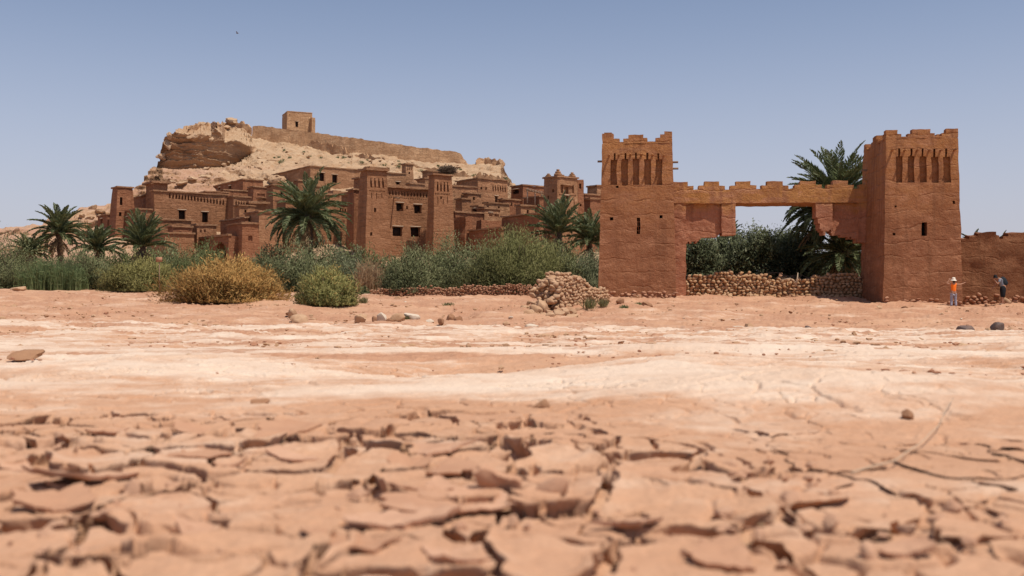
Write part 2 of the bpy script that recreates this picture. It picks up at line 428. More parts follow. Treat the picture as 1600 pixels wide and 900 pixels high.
def build_ground():
    t = np.concatenate([-np.geomspace(6, 0.63, 26)[:-1], np.linspace(-0.62, 0.62, 940), np.geomspace(0.63, 6, 26)[1:]])
    ys = [-8, -3, -1, -0.2, 0.25, 0.5]
    y = 0.62
    while y < 1.15: ys.append(y); y *= 1.0024
    while y < 2.9: ys.append(y); y *= 1.0017
    while y < 6.3: ys.append(y); y *= 1.0026
    while y < 7: ys.append(y); y *= 1.0055
    while y < 70: ys.append(y); y *= 1.0105
    while y < 130: ys.append(y); y *= 1.02
    while y < 9000: ys.append(y); y *= 1.12
    ys = np.array(ys)
    Y, T = np.meshgrid(ys, t, indexing='ij')
    X = T * np.maximum(Y, 0.6)
    x = X.ravel(); y = Y.ravel(); d = np.maximum(y, 0.3)
    z = base_z(x, y)
    n = len(x)
    pale = np.zeros(n); grav = np.zeros(n); rnd = np.full(n, 0.5); dust = np.zeros(n)
    px = 800 + F * x / np.maximum(d, 0.6); py = 450 - F * z / d
    inn = (np.abs(T.ravel()) <= 0.64) & (y > 0.5)
    # crust layers peeling in thin steps, mostly between 3 and 34 m
    m = inn & (y < 60)
    xm, ym = x[m], y[m]
    lay = fbm(xyn(xm, ym, 0.42, 0.5, 9.2), 5, 0.55)
    lay2 = fbm(xyn(xm, ym, 1.5, 1.7, 4.4), 4, 0.55)
    hs = np.interp(ym, [0.6, 2.2, 3, 5, 9, 20, 34, 60], [0, 0.002, 0.009, 0.017, 0.026, 0.05, 0.065, 0.06])
    st = np.zeros_like(xm)
    for lv in (-0.35, -0.12, 0.1, 0.33):
        st += sstep(lv, lv + 0.012, lay) - 0.5
    st += 0.45 * (sstep(0.05, 0.075, lay2) + sstep(-0.3, -0.27, lay2) - 1)
    z[m] += hs * 0.55 * st
    # ruts and scuffed strips
    sc = sstep(0.18, 0.5, fbm(xyn(xm, ym, 0.22, 0.9, 21.0), 4, 0.5)) * sstep(4, 7, ym)
    rough = fbm(xyn(xm, ym, 5.5, 5.5, 2.0), 4, 0.6)
    z[m] += np.interp(ym, [3, 8, 25, 50], [0.002, 0.008, 0.02, 0.035]) * rough * (0.35 + 1.3 * sc)
    p_ = 0.50 + 0.52 * fbm(xyn(xm, ym, 0.42, 1.25, 5.0), 5, 0.6) + 0.14 * st + 0.16 * fbm(xyn(xm, ym, 2.5, 5.0, 55.0), 3, 0.6)
    # explicit salt-white patches (world positions)
    for (cx, cy, sx, sy, a) in ((-0.85, 3.2, 0.36, 0.35, 0.6), (0.28, 4.0, 0.5, 0.6, 0.55), (1.05, 3.05, 0.9, 0.36, 0.85), (-2.2, 7.5, 1.6, 1.8, 0.35),
                                 (2.0, 5.5, 1.4, 1.0, 0.3), (-0.42, 5.9, 0.25, 0.3, 0.7), (1.7, 3.6, 0.7, 0.5, 0.45), (-1.45, 2.65, 0.3, 0.12, 0.5), (-0.9, 2.7, 0.22, 0.08, 0.5), (-2.0, 3.4, 0.5, 0.3, 0.3)):
        p_ += a * np.exp(-((xm - cx) / sx) ** 2 - ((ym - cy) / sy) ** 2) * (0.75 + 0.6 * fbm(xyn(xm, ym, 3, 6, 8.0), 4, 0.6))
    p_ -= 0.7 * np.exp(-((xm + 0.28) / 0.5) ** 2 - ((ym - 5.25) / 0.5) ** 2)
    edge = 2.62 + 0.25 * fbm(xyn(xm, ym, 1.3, 1.3, 6.0), 3) - 0.22 * sstep(0.1, 0.5, xm) - 0.15 * sstep(-1.0, -0.5, -xm)
    near = 1 - sstep(-0.12, 0.22, ym - edge)
    p_ = p_ * (1 - 0.85 * near) + 0.12 * near * (0.6 + fbm(xyn(xm, ym, 4, 4, 11.0), 4))
    p_ += 0.35 * sstep(24, 28, ym) * (1 - sstep(30, 33, ym)) * (0.6 + 0.8 * lay2)
    bank = sstep(30.5, 34, ym + 1.5 * lay)
    p_ = p_ * (1 - bank) + bank * (0.16 + 0.3 * fbm(xyn(xm, ym, 0.25, 0.5, 15.0), 4))
    pale[m] = np.clip(p_ - 0.35 * sc * (1 - bank), 0, 1)
    grav[m] = np.clip(bank * (0.5 + 0.9 * fbm(xyn(xm, ym, 0.5, 0.7, 31.0), 4)) + 0.9 * sc, 0, 1)
    # cracked mud
    c = inn & (y < 7.2)
    xc, yc = x[c], y[c]
    gully = np.exp(-((xc + 0.15) / 0.75) ** 2 - ((yc - 5.2) / 0.6) ** 2)
    edge = 2.55 + 0.42 * fbm(xyn(xc, yc, 1.6, 1.6, 6.0), 4) - 0.38 * sstep(0.1, 0.5, xc)
    A = 1 - sstep(-0.45, 0.2, yc - edge)
    A = np.maximum(A, 0.5 * np.clip(gully * 1.5, 0, 1))
    wx = xc + 0.060 * fbm(xyn(xc, yc, 4.2, 4.2, 1.0), 4, 0.45); wy = yc + 0.060 * fbm(xyn(xc, yc, 4.2, 4.2, 2.0), 4, 0.45)
    e1, ux, uy, r1, r2, r3, nx1, ny1 = voronoi(wx, wy * 0.85, 0.175, 11)
    wob = fbm(xyn(xc, yc, 4.5, 4.5, 13.0), 3)
    w1 = np.clip(0.005 + 0.036 * (wob + 0.02), 0.0045, 0.028)
    calm = 1 - sstep(0.22, 0.55, xc + 0.15 * wob) * (0.62 + 0.26 * sstep(1.25, 1.6, yc))
    crack1 = (1 - sstep(w1 * 0.25, w1 + 0.004, e1)) * sstep(-0.75, -0.3, wob)
    e2, vx, vy, q1, q2, q3, nx2, ny2 = voronoi(wx + 0.3, wy * 0.9, 0.085, 51)
    wob2 = fbm(xyn(xc, yc, 6, 6, 23.0), 3)
    w2 = np.clip(0.0022 + 0.011 * wob2, 0.0015, 0.010)
    crack2 = (1 - sstep(w2 * 0.3, w2, e2)) * sstep(-0.18, 0.12, wob2)
    rub = np.maximum(sstep(0.12, 0.5, fbm(xyn(xc, yc, 2.4, 3.4, 41.0), 3)) * sstep(2.5, 1.9, yc), 0.8 * sstep(0.2, 0.4, xc) * sstep(1.5, 1.3, yc))
    curl = (0.004 + 0.014 * r1) * np.exp(-e1 / (0.02 + 0.035 * r2)) * sstep(-0.3, 0.5, wob + 0.3)
    tilt = ((r2 - 0.5) * ux * 0.08 + (r3 - 0.62) * uy * 0.13)
    offs = (r1 - 0.5) * 0.011
    dz = curl + tilt + offs - (0.030 + 0.026 * sstep(0.0, 0.3, wob)) * crack1 - 0.020 * crack2 * (1 + rub)
    dz += rub * ((q1 - 0.5) * 0.020 + (q2 - 0.5) * vx * 0.25 + (q3 - 0.6) * vy * 0.3 - 0.03 * (1 - sstep(0.002, 0.008, e2)))
    dz += 0.0034 * fbm(xyn(xc, yc, 14, 14, 51.0), 5, 0.62)
    fine = 1 - sstep(0.7, 1.0, A)
    scl = np.where(yc > 4, 2.6, 1.0)
    z[c] += dz * A * calm * scl
    und = (0.018 + 0.022 * r2) * crack1 * sstep(0, 0.4 * w1, e1) * (0.6 + 0.8 * sstep(-0.2, 0.4, wob)) * A
    und2 = 0.006 * crack2 * sstep(0, 0.4 * w2, e2) * A * (1 - crack1)
    e3, gx_, gy_, g1, g2, g3, nx3, ny3 = voronoi(wx * 1.0 + 3.0, wy * 0.8, 0.30, 91)
    w3 = np.clip(0.018 + 0.06 * (wob2 + 0.15), 0.010, 0.060); c3 = (1 - sstep(w3 * 0.3, w3 + 0.006, e3)) * np.clip(gully * 1.8 - 0.25, 0, 1)
    z[c] += -0.065 * c3 + np.clip(gully * 1.6 - 0.2, 0, 1) * ((g1 - 0.5) * 0.03 + (g3 - 0.65) * gy_ * 0.10)
    x[c] += 0.03 * c3 * sstep(0, 0.4 * w3, e3) * nx3; y[c] += 0.03 * c3 * sstep(0, 0.4 * w3, e3) * ny3
    x[c] += und * nx1 + und2 * nx2
    y[c] += und * ny1 + und2 * ny2
    far_ = (1 - A) * sstep(5.2, 3.6, yc)
    hair = sstep(-0.1, 0.25, fbm(xyn(xc, yc, 1.6, 2.2, 83.0), 3))
    z[c] += far_ * hair * (-0.011 * (1 - sstep(0.001, 0.009, e1)) - 0.006 * (1 - sstep(0.001, 0.006, e2)) * sstep(0, .3, wob2) + 0.006 * (r1 - 0.5) + (r3 - 0.6) * uy * 0.05)
    z[c] += (1 - A) * 0.0045 * fbm(xyn(xc, yc, 9, 9, 61.0), 4, 0.6) - 0.006 * (1 - A) * crack2 * sstep(0.0, 0.35, fbm(xyn(xc, yc, 1.1, 1.1, 71.0), 2)) * (yc < 6)
    rnd[c] = np.where(A > 0.3, r3, 0.5)
    dust[c] = np.clip(crack1 * A, 0, 1)
    nr, nc = len(ys), len(t)
    I = np.arange(nr * nc).reshape(nr, nc)
    q = np.stack([I[:-1, :-1], I[:-1, 1:], I[1:, 1:], I[1:, :-1]], -1).reshape(-1, 4)
    mb = MB(); mb.add(np.stack([x, y, z], 1), quads=q, tint=rnd)
    mm, nt, b = new_mat('dried_mud')
    p = pos(nt)
    pa = attr(nt, 'pale'); gr = attr(nt, 'gravel'); rd = attr(nt, 'tint')
    n1 = noise(nt, pos(nt, (1.0, 1.6, 1)), 1.3, 6, 0.62); n2 = noise(nt, p, 11, 6, 0.65); n3 = noise(nt, p, 0.25, 4, 0.6); n4 = noise(nt, p, 95, 3, 0.6)
    clay = mixc(nt, ramp(nt, n1, 0.35, 0.68), (0.445, 0.238, 0.140), (0.525, 0.302, 0.188))
    clay = mixc(nt, math_n(nt, 'MULTIPLY', ramp(nt, n2, 0.45, 0.75), 0.5), clay, (0.57, 0.358, 0.238))
    clay = mixc(nt, math_n(nt, 'MULTIPLY', rd, 0.35), clay, (0.52, 0.31, 0.19))
    pf = math_n(nt, 'ADD', pa, math_n(nt, 'MULTIPLY', math_n(nt, 'SUBTRACT', n2, 0.5), 0.75))
    pf = math_n(nt, 'ADD', pf, math_n(nt, 'MULTIPLY', math_n(nt, 'SUBTRACT', n1, 0.5), 1.1))
    salt = mixc(nt, ramp(nt, n1, 0.3, 0.7), (0.575, 0.395, 0.28), (0.68, 0.54, 0.425))
    c = mixc(nt, ramp(nt, pf, 0.18, 0.86), clay, salt)
    gcol = mixc(nt, ramp(nt, n2, 0.38, 0.66), (0.33, 0.155, 0.090), (0.49, 0.268, 0.163))
    c = mixc(nt, math_n(nt, 'MULTIPLY', ramp(nt, math_n(nt, 'ADD', gr, math_n(nt, 'MULTIPLY', math_n(nt, 'SUBTRACT', n2, 0.5), 0.8)), 0.3, 0.9), 0.75), c, gcol)
    c = mixc(nt, 0.22, c, ramp(nt, n4, 0.3, 0.7, (0.55, 0.52, 0.5, 1), (1.25, 1.25, 1.25, 1)), 'MULTIPLY')
    nt.links.new(c, b.inputs["Base Color"])
    hh = math_n(nt, 'ADD', math_n(nt, 'MULTIPLY', n2, 1.0), math_n(nt, 'MULTIPLY', n4, 0.12))
    bump(nt, b, hh, 0.30, 0.05)
    o = mb.build('ground', mm)
    for nm, arr in (('pale', pale), ('gravel', grav)):
        a = o.data.attributes.new(nm, 'FLOAT', 'POINT'); a.data.foreach_set("value", arr.astype(np.float32))
    tag(o, 'dry riverbed of cracked and salt stained clay rising to a stony bank', kind='structure')
build_ground()

# ------------------------------------------------------------------ the hill
HT = np.array([[170, 300], [180, 292], [200, 272], [220, 254], [240, 236], [260, 218], [280, 202], [300, 188], [320, 175], [340, 162], [360, 150], [380, 140], [400, 132], [420, 125], [450, 118], [470, 114.0]])
def Dtab(py): return np.interp(py, HT[:, 0], HT[:, 1])
SX = np.array([-120, 0, 60, 110, 140, 165, 205, 222, 238, 246, 250, 257, 275, 290, 330, 350, 362, 380, 395, 450, 490, 560, 640, 700, 738, 755, 765, 783, 790, 800, 815, 840, 900, 1000, 1060])
SY = np.array([390, 362, 357, 345, 325, 320, 300, 290, 272, 260, 236, 211, 203, 199, 195, 193, 190, 200, 214, 222, 226, 235, 244, 249, 254, 252, 252, 250, 268, 284, 290, 297, 335, 410, 446.0])
CUX = np.array([248, 257, 270, 290, 313, 330, 336, 347, 352, 367, 391, 410]); CUY = np.array([217, 207, 204, 206, 207, 207, 201, 208, 222, 220, 228, 233.0])
CLX = np.array([248, 262, 279, 315, 342, 358, 377, 393, 410]); CLY = np.array([266, 269, 268, 267, 262, 260, 253, 244, 238.0])

def hill_d(px, py):
    px = np.asarray(px, float); py = np.asarray(py, float)
    tab = Dtab(py)
    cu = np.interp(px, CUX, CUY); cl = np.interp(px, CLX, CLY)
    f = np.clip((cl - py) / np.maximum(cl - cu, 1), 0, 1)
    bd = np.interp(px, [248, 300, 345, 375, 400], [223, 225, 229, 235, 240])
    below = np.minimum(tab, bd - 8 + 0.15 * (cl - py))
    incl = bd - 3.2 * f ** 0.8
    above = np.minimum(tab, bd - 2.8 + 2.4 * (cu - py))
    dc = np.where(py > cl, below, np.where(py > cu, incl, above))
    w = sstep(412, 388, px) * sstep(236, 248, px)
    return tab * (1 - w) + dc * w

def HD(px, py): return float(hill_d(np.array([px]), np.array([py]))[0])

def build_hill():
    pxs = np.concatenate([np.arange(-120, 200, 4.0), np.arange(200, 420, 1.15), np.arange(420, 1062, 2.2)])
    nv = 400
    vv = np.linspace(0, 1, nv)
    ys = np.interp(pxs, SX, SY)
    ys = ys + 1.6 * fbm(np.stack([pxs * 0.12, pxs * 0, pxs * 0 + 3], 1), 4, 0.6) * (ys < 300)
    PX = np.repeat(pxs[:, None], nv, 1); PY = 462 + (ys[:, None] - 462) * vv[None]
    D = hill_d(PX, PY)
    P = np.stack([(PX - 800) / F * D, D, (450 - PY) / F * D], -1)
    p = P.reshape(-1, 3)
    up = sstep(0.0, 8.0, p[:, 2])
    n1 = fbm(p * 0.05 + 5, 4, 0.5); n2 = fbm(p * np.array([0.20, 0.10, 0.40]) + 9, 4, 0.55)
    rdg = 1 - np.abs(fbm(p * np.array([0.10, 0.06, 0.26]) + 2, 3, 0.5)) * 2
    stratum = np.abs(((p[:, 2] + 1.6 * n1 + 0.02 * p[:, 0]) / 2.3) % 1.0 - 0.5) * 2
    left = 1 - sstep(300, 430, PX.ravel())
    disp = (1.5 * n1 + 0.7 * n2 + 0.6 * np.clip(rdg, -0.6, 1) * (0.3 + left)) * up
    disp += left * up * 0.9 * (sstep(0.25, 0.6, stratum) - 0.5)
    cmask = sstep(412, 388, PX.ravel()) * sstep(244, 252, PX.ravel()) * sstep(276, 266, PY.ravel()) * sstep(198, 208, PY.ravel())
    disp *= 1 - 0.62 * cmask
    disp += cmask * (1.0 * fbm(p * np.array([0.05, 0.02, 0.75]) + 13, 3, 0.6) + 0.9 * fbm(p * np.array([0.16, 0.05, 0.22]) + 23, 4, 0.6))
    disp += (0.45 * fbm(p * np.array([0.55, 0.22, 1.1]) + 3, 3, 0.6) - 0.25 * np.abs(fbm(p * np.array([0.33, 0.15, 0.8]) + 31, 3, 0.6))) * up * (1 - 0.3 * cmask)
    dirn = np.array([0.15, -0.85, 0.5])
    p = p + disp[:, None] * dirn
    P = p.reshape(len(pxs), nv, 3)
    back = []
    for dd, dzz in ((4, 0.1), (14, -0.3), (40, -2), (80, -12), (130, -60)):
        q = P[:, -1].copy(); q[:, 1] += dd; q[:, 2] += dzz; q[:, 0] *= 1 + dd / 260.0
        back.append(q[:, None])
    P = np.concatenate([P] + back, 1)
    nr, ncx = P.shape[0], P.shape[1]
    I = np.arange(nr * ncx).reshape(nr, ncx)
    quads = np.stack([I[:-1, :-1], I[1:, :-1], I[1:, 1:], I[:-1, 1:]], -1).reshape(-1, 4)
    mb = MB(); mb.add(P.reshape(-1, 3), quads=quads)
    mm, nt, b = new_mat('sandstone_hill')
    ps = pos(nt)
    g = nt.nodes.new("ShaderNodeNewGeometry"); sp = nt.nodes.new("ShaderNodeSeparateXYZ"); nt.links.new(g.outputs["True Normal"], sp.inputs[0])
    n_big = noise(nt, ps, 0.05, 6, 0.6); n_mid = noise(nt, ps, 0.35, 6, 0.65); n_f = noise(nt, ps, 2.2, 5, 0.65)
    strat = noise(nt, pos(nt, (0.05, 0.05, 0.9)), 1.0, 5, 0.6)
    c = mixc(nt, ramp(nt, n_mid, 0.35, 0.7), (0.40, 0.255, 0.150), (0.50, 0.350, 0.225))
    pk = nt.nodes.new("ShaderNodeSeparateXYZ"); nt.links.new(ps, pk.inputs[0])
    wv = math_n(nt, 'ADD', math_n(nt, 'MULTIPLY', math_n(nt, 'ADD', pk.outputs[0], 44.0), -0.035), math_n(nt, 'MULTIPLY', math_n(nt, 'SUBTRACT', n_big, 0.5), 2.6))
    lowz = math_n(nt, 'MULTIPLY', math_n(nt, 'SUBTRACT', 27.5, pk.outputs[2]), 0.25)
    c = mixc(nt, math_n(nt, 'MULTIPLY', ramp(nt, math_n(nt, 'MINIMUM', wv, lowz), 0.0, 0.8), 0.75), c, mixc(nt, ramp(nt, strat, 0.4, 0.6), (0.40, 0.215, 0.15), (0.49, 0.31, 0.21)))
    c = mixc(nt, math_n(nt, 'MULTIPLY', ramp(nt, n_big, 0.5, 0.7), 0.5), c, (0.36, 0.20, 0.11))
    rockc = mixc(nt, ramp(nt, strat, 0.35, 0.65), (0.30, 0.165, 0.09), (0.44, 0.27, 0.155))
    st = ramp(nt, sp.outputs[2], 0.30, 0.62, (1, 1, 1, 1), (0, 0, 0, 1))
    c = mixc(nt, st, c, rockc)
    c = mixc(nt, 0.4, c, ramp(nt, n_f, 0.25, 0.75, (0.62, 0.6, 0.58, 1), (1.25, 1.25, 1.25, 1)), 'MULTIPLY')
    nt.links.new(c, b.inputs["Base Color"])
    bump(nt, b, math_n(nt, 'ADD', n_mid, math_n(nt, 'MULTIPLY', n_f, 0.4)), 0.7, 0.9)
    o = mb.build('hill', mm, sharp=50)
    tag(o, 'bare sandstone hill with an overhanging cliff above the mud village', kind='structure')
    return P[:, :nv], pxs, PY
HILL_P, HILL_PX, HILL_PY = build_hill()
_hp = HILL_P.reshape(-1, 3)
_hpix = np.stack([800 + F * _hp[:, 0] / _hp[:, 1], 450 - F * _hp[:, 2] / _hp[:, 1]], 1)
def hill_pt(px, py):
    k = np.argmin((_hpix[:, 0] - px) ** 2 + (_hpix[:, 1] - py) ** 2)
    return _hp[k].copy()

# ------------------------------------------------------------------ relief panels: walls with real recesses and openings
def relief(mb, us, vs, depth, fn, thick=None, amp=0.05, fr=0.45):
    us = np.asarray(us); vs = np.asarray(vs)
    nu, nv = len(us) - 1, len(vs) - 1
    key = {}; raw = []
    def vid(i, j, w):
        k = (i, j, round(w, 4))
        if k not in key:
            key[k] = len(raw); raw.append((us[i], vs[j], w))
        return key[k]
    Q = []
    def dep(i, j):
        if i < 0 or j < 0 or i >= nu or j >= nv: return None
        d = depth[i, j]
        return None if d != d else d
    for i in range(nu):
        for j in range(nv):
            d = dep(i, j)
            if d is None: continue
            Q.append((vid(i, j, d), vid(i + 1, j, d), vid(i + 1, j + 1, d), vid(i, j + 1, d)))
            if thick is not None:
                Q.append((vid(i, j, thick), vid(i, j + 1, thick), vid(i + 1, j + 1, thick), vid(i + 1, j, thick)))
            for (a, b, e0, e1) in ((i + 1, j, (i + 1, j), (i + 1, j + 1)), (i, j + 1, (i, j + 1), (i + 1, j + 1)), (i - 1, j, (i, j), (i, j + 1)), (i, j - 1, (i, j), (i + 1, j))):
                o = dep(a, b)
                if o is None:
                    if thick is None: continue
                    o = thick
                    Q.append((vid(*e0, d), vid(*e1, d), vid(*e1, o), vid(*e0, o)))
                elif (a > i or b > j) and abs(o - d) > 1e-6:
                    Q.append((vid(*e0, d), vid(*e1, d), vid(*e1, o), vid(*e0, o)))
    raw = np.array(raw)
    p = fn(raw[:, 0], raw[:, 1], raw[:, 2])
    p = wobble(p, amp, fr)
    mb.add(p, quads=Q)

def wobble(p, amp, fr):
    if amp <= 0: return p
    o = np.stack([fbm(p * fr + 11, 3), fbm(p * fr + 37, 3), fbm(p * fr + 71, 3)], 1)
    return p + amp * o

def lines(a, b, step, extra):
    """grid lines between a and b that include every feature edge"""
    ex = sorted(set([round(e, 3) for e in extra if a < e < b]))
    pts = [a] + ex + [b]
    out = [a]
    for p0, p1 in zip(pts[:-1], pts[1:]):
        n = max(1, int(math.ceil((p1 - p0) / step - 1e-6)))
        out += [p0 + (p1 - p0) * k / n for k in range(1, n + 1)]
    res = [out[0]]
    for v in out[1:]:
        if v - res[-1] > 0.012: res.append(v)
    return np.array(res)

class Block:
    """a battered mud block: corner at pixel column xm, lit face running to xr, shaded face running back to xl"""
    def __init__(s, xl, xm, xr, yt, yb, d, th, L=None, batter=0.03, dz=4.0, R=None):
        s.th = math.radians(th); c, n = math.cos(s.th), math.sin(s.th)
        s.e1 = np.array([c, n, 0.0]); s.e2 = np.array([-n, c, 0.0])
        s.P = np.array([(xm - 800) / F * d, d, 0.0]); s.d = d
        s.zt = (450 - yt) / F * d; s.zb = (450 - yb) / F * d - dz
        s.R = R if R else s.u_front(xr)
        if L is None:
            k = (xl - 800) / F
            L = (s.P[0] - k * s.P[1]) / (-s.e2[0] + k * s.e2[1])
        s.L = min(max(L, 1.2), 30); s.b = batter
    def u_front(s, px):
        k = (px - 800) / F
        return (k * s.P[1] - s.P[0]) / (s.e1[0] - k * s.e1[1])
    def u_left(s, px):
        k = (px - 800) / F
        return (k * s.P[1] - s.P[0]) / (s.e2[0] - k * s.e2[1])
    def z_front(s, px, py):
        return (450 - py) / F * (s.P[1] + s.u_front(px) * s.e1[1])
    def z_left(s, px, py):
        return (450 - py) / F * (s.P[1] + s.u_left(px) * s.e2[1])
    def pt(s, side, u, z, w):
        u = np.asarray(u, float)[..., None]; z = np.asarray(z, float)[..., None]; w = np.asarray(w, float)[..., None]
        e = s.b * np.maximum(s.zt - z, 0)
        zz = z * np.array([0, 0, 1.0])
        A = s.P - e * (s.e1 + s.e2)
        if side == 'front': return A + u / s.R * (s.R + 2 * e) * s.e1 + w * s.e2 + zz
        if side == 'left': return A + u / s.L * (s.L + 2 * e) * s.e2 + w * s.e1 + zz
        if side == 'right': return A + (s.R + 2 * e - w) * s.e1 + u / s.L * (s.L + 2 * e) * s.e2 + zz
        if side == 'back': return A + u / s.R * (s.R + 2 * e) * s.e1 + (s.L + 2 * e - w) * s.e2 + zz
    def shaft(s, mb, feats, step=0.9, amp=0.06, fr=0.35, top=None):
        """feats: side -> list of (u0, z0, u1, z1, depth)"""
        top = s.zt if top is None else top
        for side in ('front', 'left', 'right', 'back'):
            ln = s.R if side in ('front', 'back') else s.L
            fs = feats.get(side, [])
            us = lines(0, ln, step, [f[0] for f in fs] + [f[2] for f in fs])
            vs = lines(s.zb, top, step, [f[1] for f in fs] + [f[3] for f in fs])
            dp = np.zeros((len(us) - 1, len(vs) - 1))
            cu = (us[:-1] + us[1:]) / 2; cv = (vs[:-1] + vs[1:]) / 2
            for (u0, z0, u1, z1, dd) in fs:
                dp[np.ix_((cu > u0) & (cu < u1), (cv > z0) & (cv < z1))] = dd
            relief(mb, us, vs, dp, lambda u, v, w, sd=side: s.pt(sd, u, v, w), None, amp, fr)
        n = 6
        uu, ww = np.meshgrid(np.linspace(0, s.R, n), np.linspace(0, s.L, n), indexing='ij')
        p = s.pt('front', uu.ravel(), np.full(n * n, top), ww.ravel())
        I = np.arange(n * n).reshape(n, n)
        mb.add(wobble(p, amp, fr), quads=np.stack([I[:-1, :-1], I[1:, :-1], I[1:, 1:], I[:-1, 1:]], -1).reshape(-1, 4))
    def cap(s, mb, h=0.25, over=0.18, wid=0.4, amp=0.06):
        """flat roof edge standing a little proud of the wall"""
        for side in ('front', 'left', 'right', 'back'):
            ln = s.R if side in ('front', 'back') else s.L
            lo = -over if side in ('front', 'back') else wid - over + 0.004
            hi = ln + over if side in ('front', 'back') else ln - wid + over - 0.004
            if hi <= lo: continue
            n = max(2, int(ln / 0.7))
            us = np.linspace(lo, hi, n + 1)
            v = []; Q = []
            for k, (w, z) in enumerate(((-over, 0.02), (-over, h), (wid - over, h + 0.03), (wid - over, 0.02))):
                v.append(s.pt(side, us, np.full(n + 1, s.zt + z), np.full(n + 1, w)))
            v = np.concatenate(v); m = n + 1
            for a, b in ((0, 1), (1, 2), (2, 3), (3, 0)):
                Q += [(a * m + i, a * m + i + 1, b * m + i + 1, b * m + i) for i in range(n)]
            Q += [(0, m, 2 * m, 3 * m), (n, m + n, 2 * m + n, 3 * m + n)]
            mb.add(wobble(v, amp, 0.9), quads=Q)

# ------------------------------------------------------------------ the mud village on the hillside
VILLAGE = 'mud brick buildings of the hillside village'
def house(name, cat, label, xl, xm, xr, yt, yb, th=36, d=None, fwd=1.5, win=(), lwin=(), niche=(), mat='mud', cap=True, batter=0.03, dz=4.5, L=None, step=0.9, lintel=True, amp=0.07, parent=None, over=0.18, capmat='cap', partname=None):
    """win/lwin: (x0,y0,x1,y1) in photo pixels on the lit front / shaded side; niche: shallow decorative recesses"""
    d = (HD(xm, yb) - fwd) if d is None else d
    bk = Block(xl, xm, xr, yt, yb, d, th, L, batter, dz)
    root = parent
    if parent is None:
        root = empty(name, (bk.P[0], bk.P[1], (450 - yb) / F * d))
        tag(root, label, cat, VILLAGE, 'thing')
    feats = {'front': [], 'left': []}
    def rect(side, r):
        uf = bk.u_front if side == 'front' else bk.u_left
        zf = bk.z_front if side == 'front' else bk.z_left
        ua, ub = sorted((uf(r[0]), uf(r[2])))
        za = zf((r[0] + r[2]) / 2, r[3]); zb = zf((r[0] + r[2]) / 2, r[1])
        ln = bk.R if side == 'front' else bk.L
        return max(ua, 0.15), za, min(ub, ln - 0.15), min(zb, bk.zt - 0.12)
    panes = []
    for side, ws in (('front', win), ('left', lwin)):
        for r in ws:
            u0, z0, u1, z1 = rect(side, r)
            if u1 - u0 < 0.1 or z1 - z0 < 0.1: continue
            feats[side].append((u0, z0, u1, z1, 0.5)); panes.append((side, u0, z0, u1, z1))
    for r in niche:
        u0, z0, u1, z1 = rect('front', r[:4])
        if u1 - u0 < 0.06: continue
        feats['front'].append((u0, z0, u1, z1, r[4] if len(r) > 4 else 0.22))
    mb = MB(); bk.shaft(mb, feats, step, amp)
    wall = mb.build(partname or 'wall', M[mat], root, sharp=40)
    holder = wall if parent is not None else root
    if cap:
        c = MB(); bk.cap(c, over=over, h=0.22 if over < 0.3 else 0.3)
        c.build('parapet', M[capmat], holder, sharp=40)
    for (side, u0, z0, u1, z1) in panes:
        w = MB()
        uu = np.array([u0, u1, u1, u0]); zz = np.array([z0, z0, z1, z1])
        a = bk.pt(side, uu, zz, np.full(4, 0.44)); b = bk.pt(side, uu, zz, np.full(4, 0.49))
        w.add(np.vstack([a, b]), quads=[(0, 1, 2, 3), (4, 7, 6, 5), (0, 4, 5, 1), (1, 5, 6, 2), (2, 6, 7, 3), (3, 7, 4, 0)])
        if u1 - u0 > 0.6:
            nb = 3
            for k in range(1, nb):
                uc = u0 + (u1 - u0) * k / nb
                q = bk.pt(side, np.array([uc, uc]), np.array([z0, z1]), np.array([0.42, 0.42]))
                w.tube(q, 0.025, 4)
        wo = w.build('window', M['pane'], holder)
        if lintel and u1 - u0 > 0.5 and parent is None:
            l = MB()
            uu = np.array([u0 - 0.15, u1 + 0.15]); n = 2
            v = []
            for (w_, z_) in ((-0.10, 0.0), (-0.10, 0.13), (0.12, 0.13), (0.12, 0.0)):
                v.append(bk.pt(side, uu, np.full(2, z1 + 0.01 + z_), np.full(2, w_)))
            v = np.concatenate(v)
            l.add(v, quads=[(0, 1, 3, 2), (2, 3, 5, 4), (4, 5, 7, 6), (6, 7, 1, 0), (0, 2, 4, 6), (1, 7, 5, 3)])
            l.build('lintel', M['palewood'], wo)
    return root, bk, wall

def arch_row(x0, x1, ya, yb_, n, wfrac=0.55, slope=0.0, dep=0.25):
    """a row of pointed niches between two pixel columns: body plus a narrower top"""
    out = []
    for k in range(n):
        c = x0 + (x1 - x0) * (k + 0.5) / n; w = (x1 - x0) / n * wfrac; s = slope * (c - x0)
        h = yb_ - ya
        out.append((c - w / 2, ya + h * 0.3 + s, c + w / 2, yb_ + s, dep))
        out.append((c - w / 4, ya + s, c + w / 4, ya + h * 0.3 + s, dep))
    return out


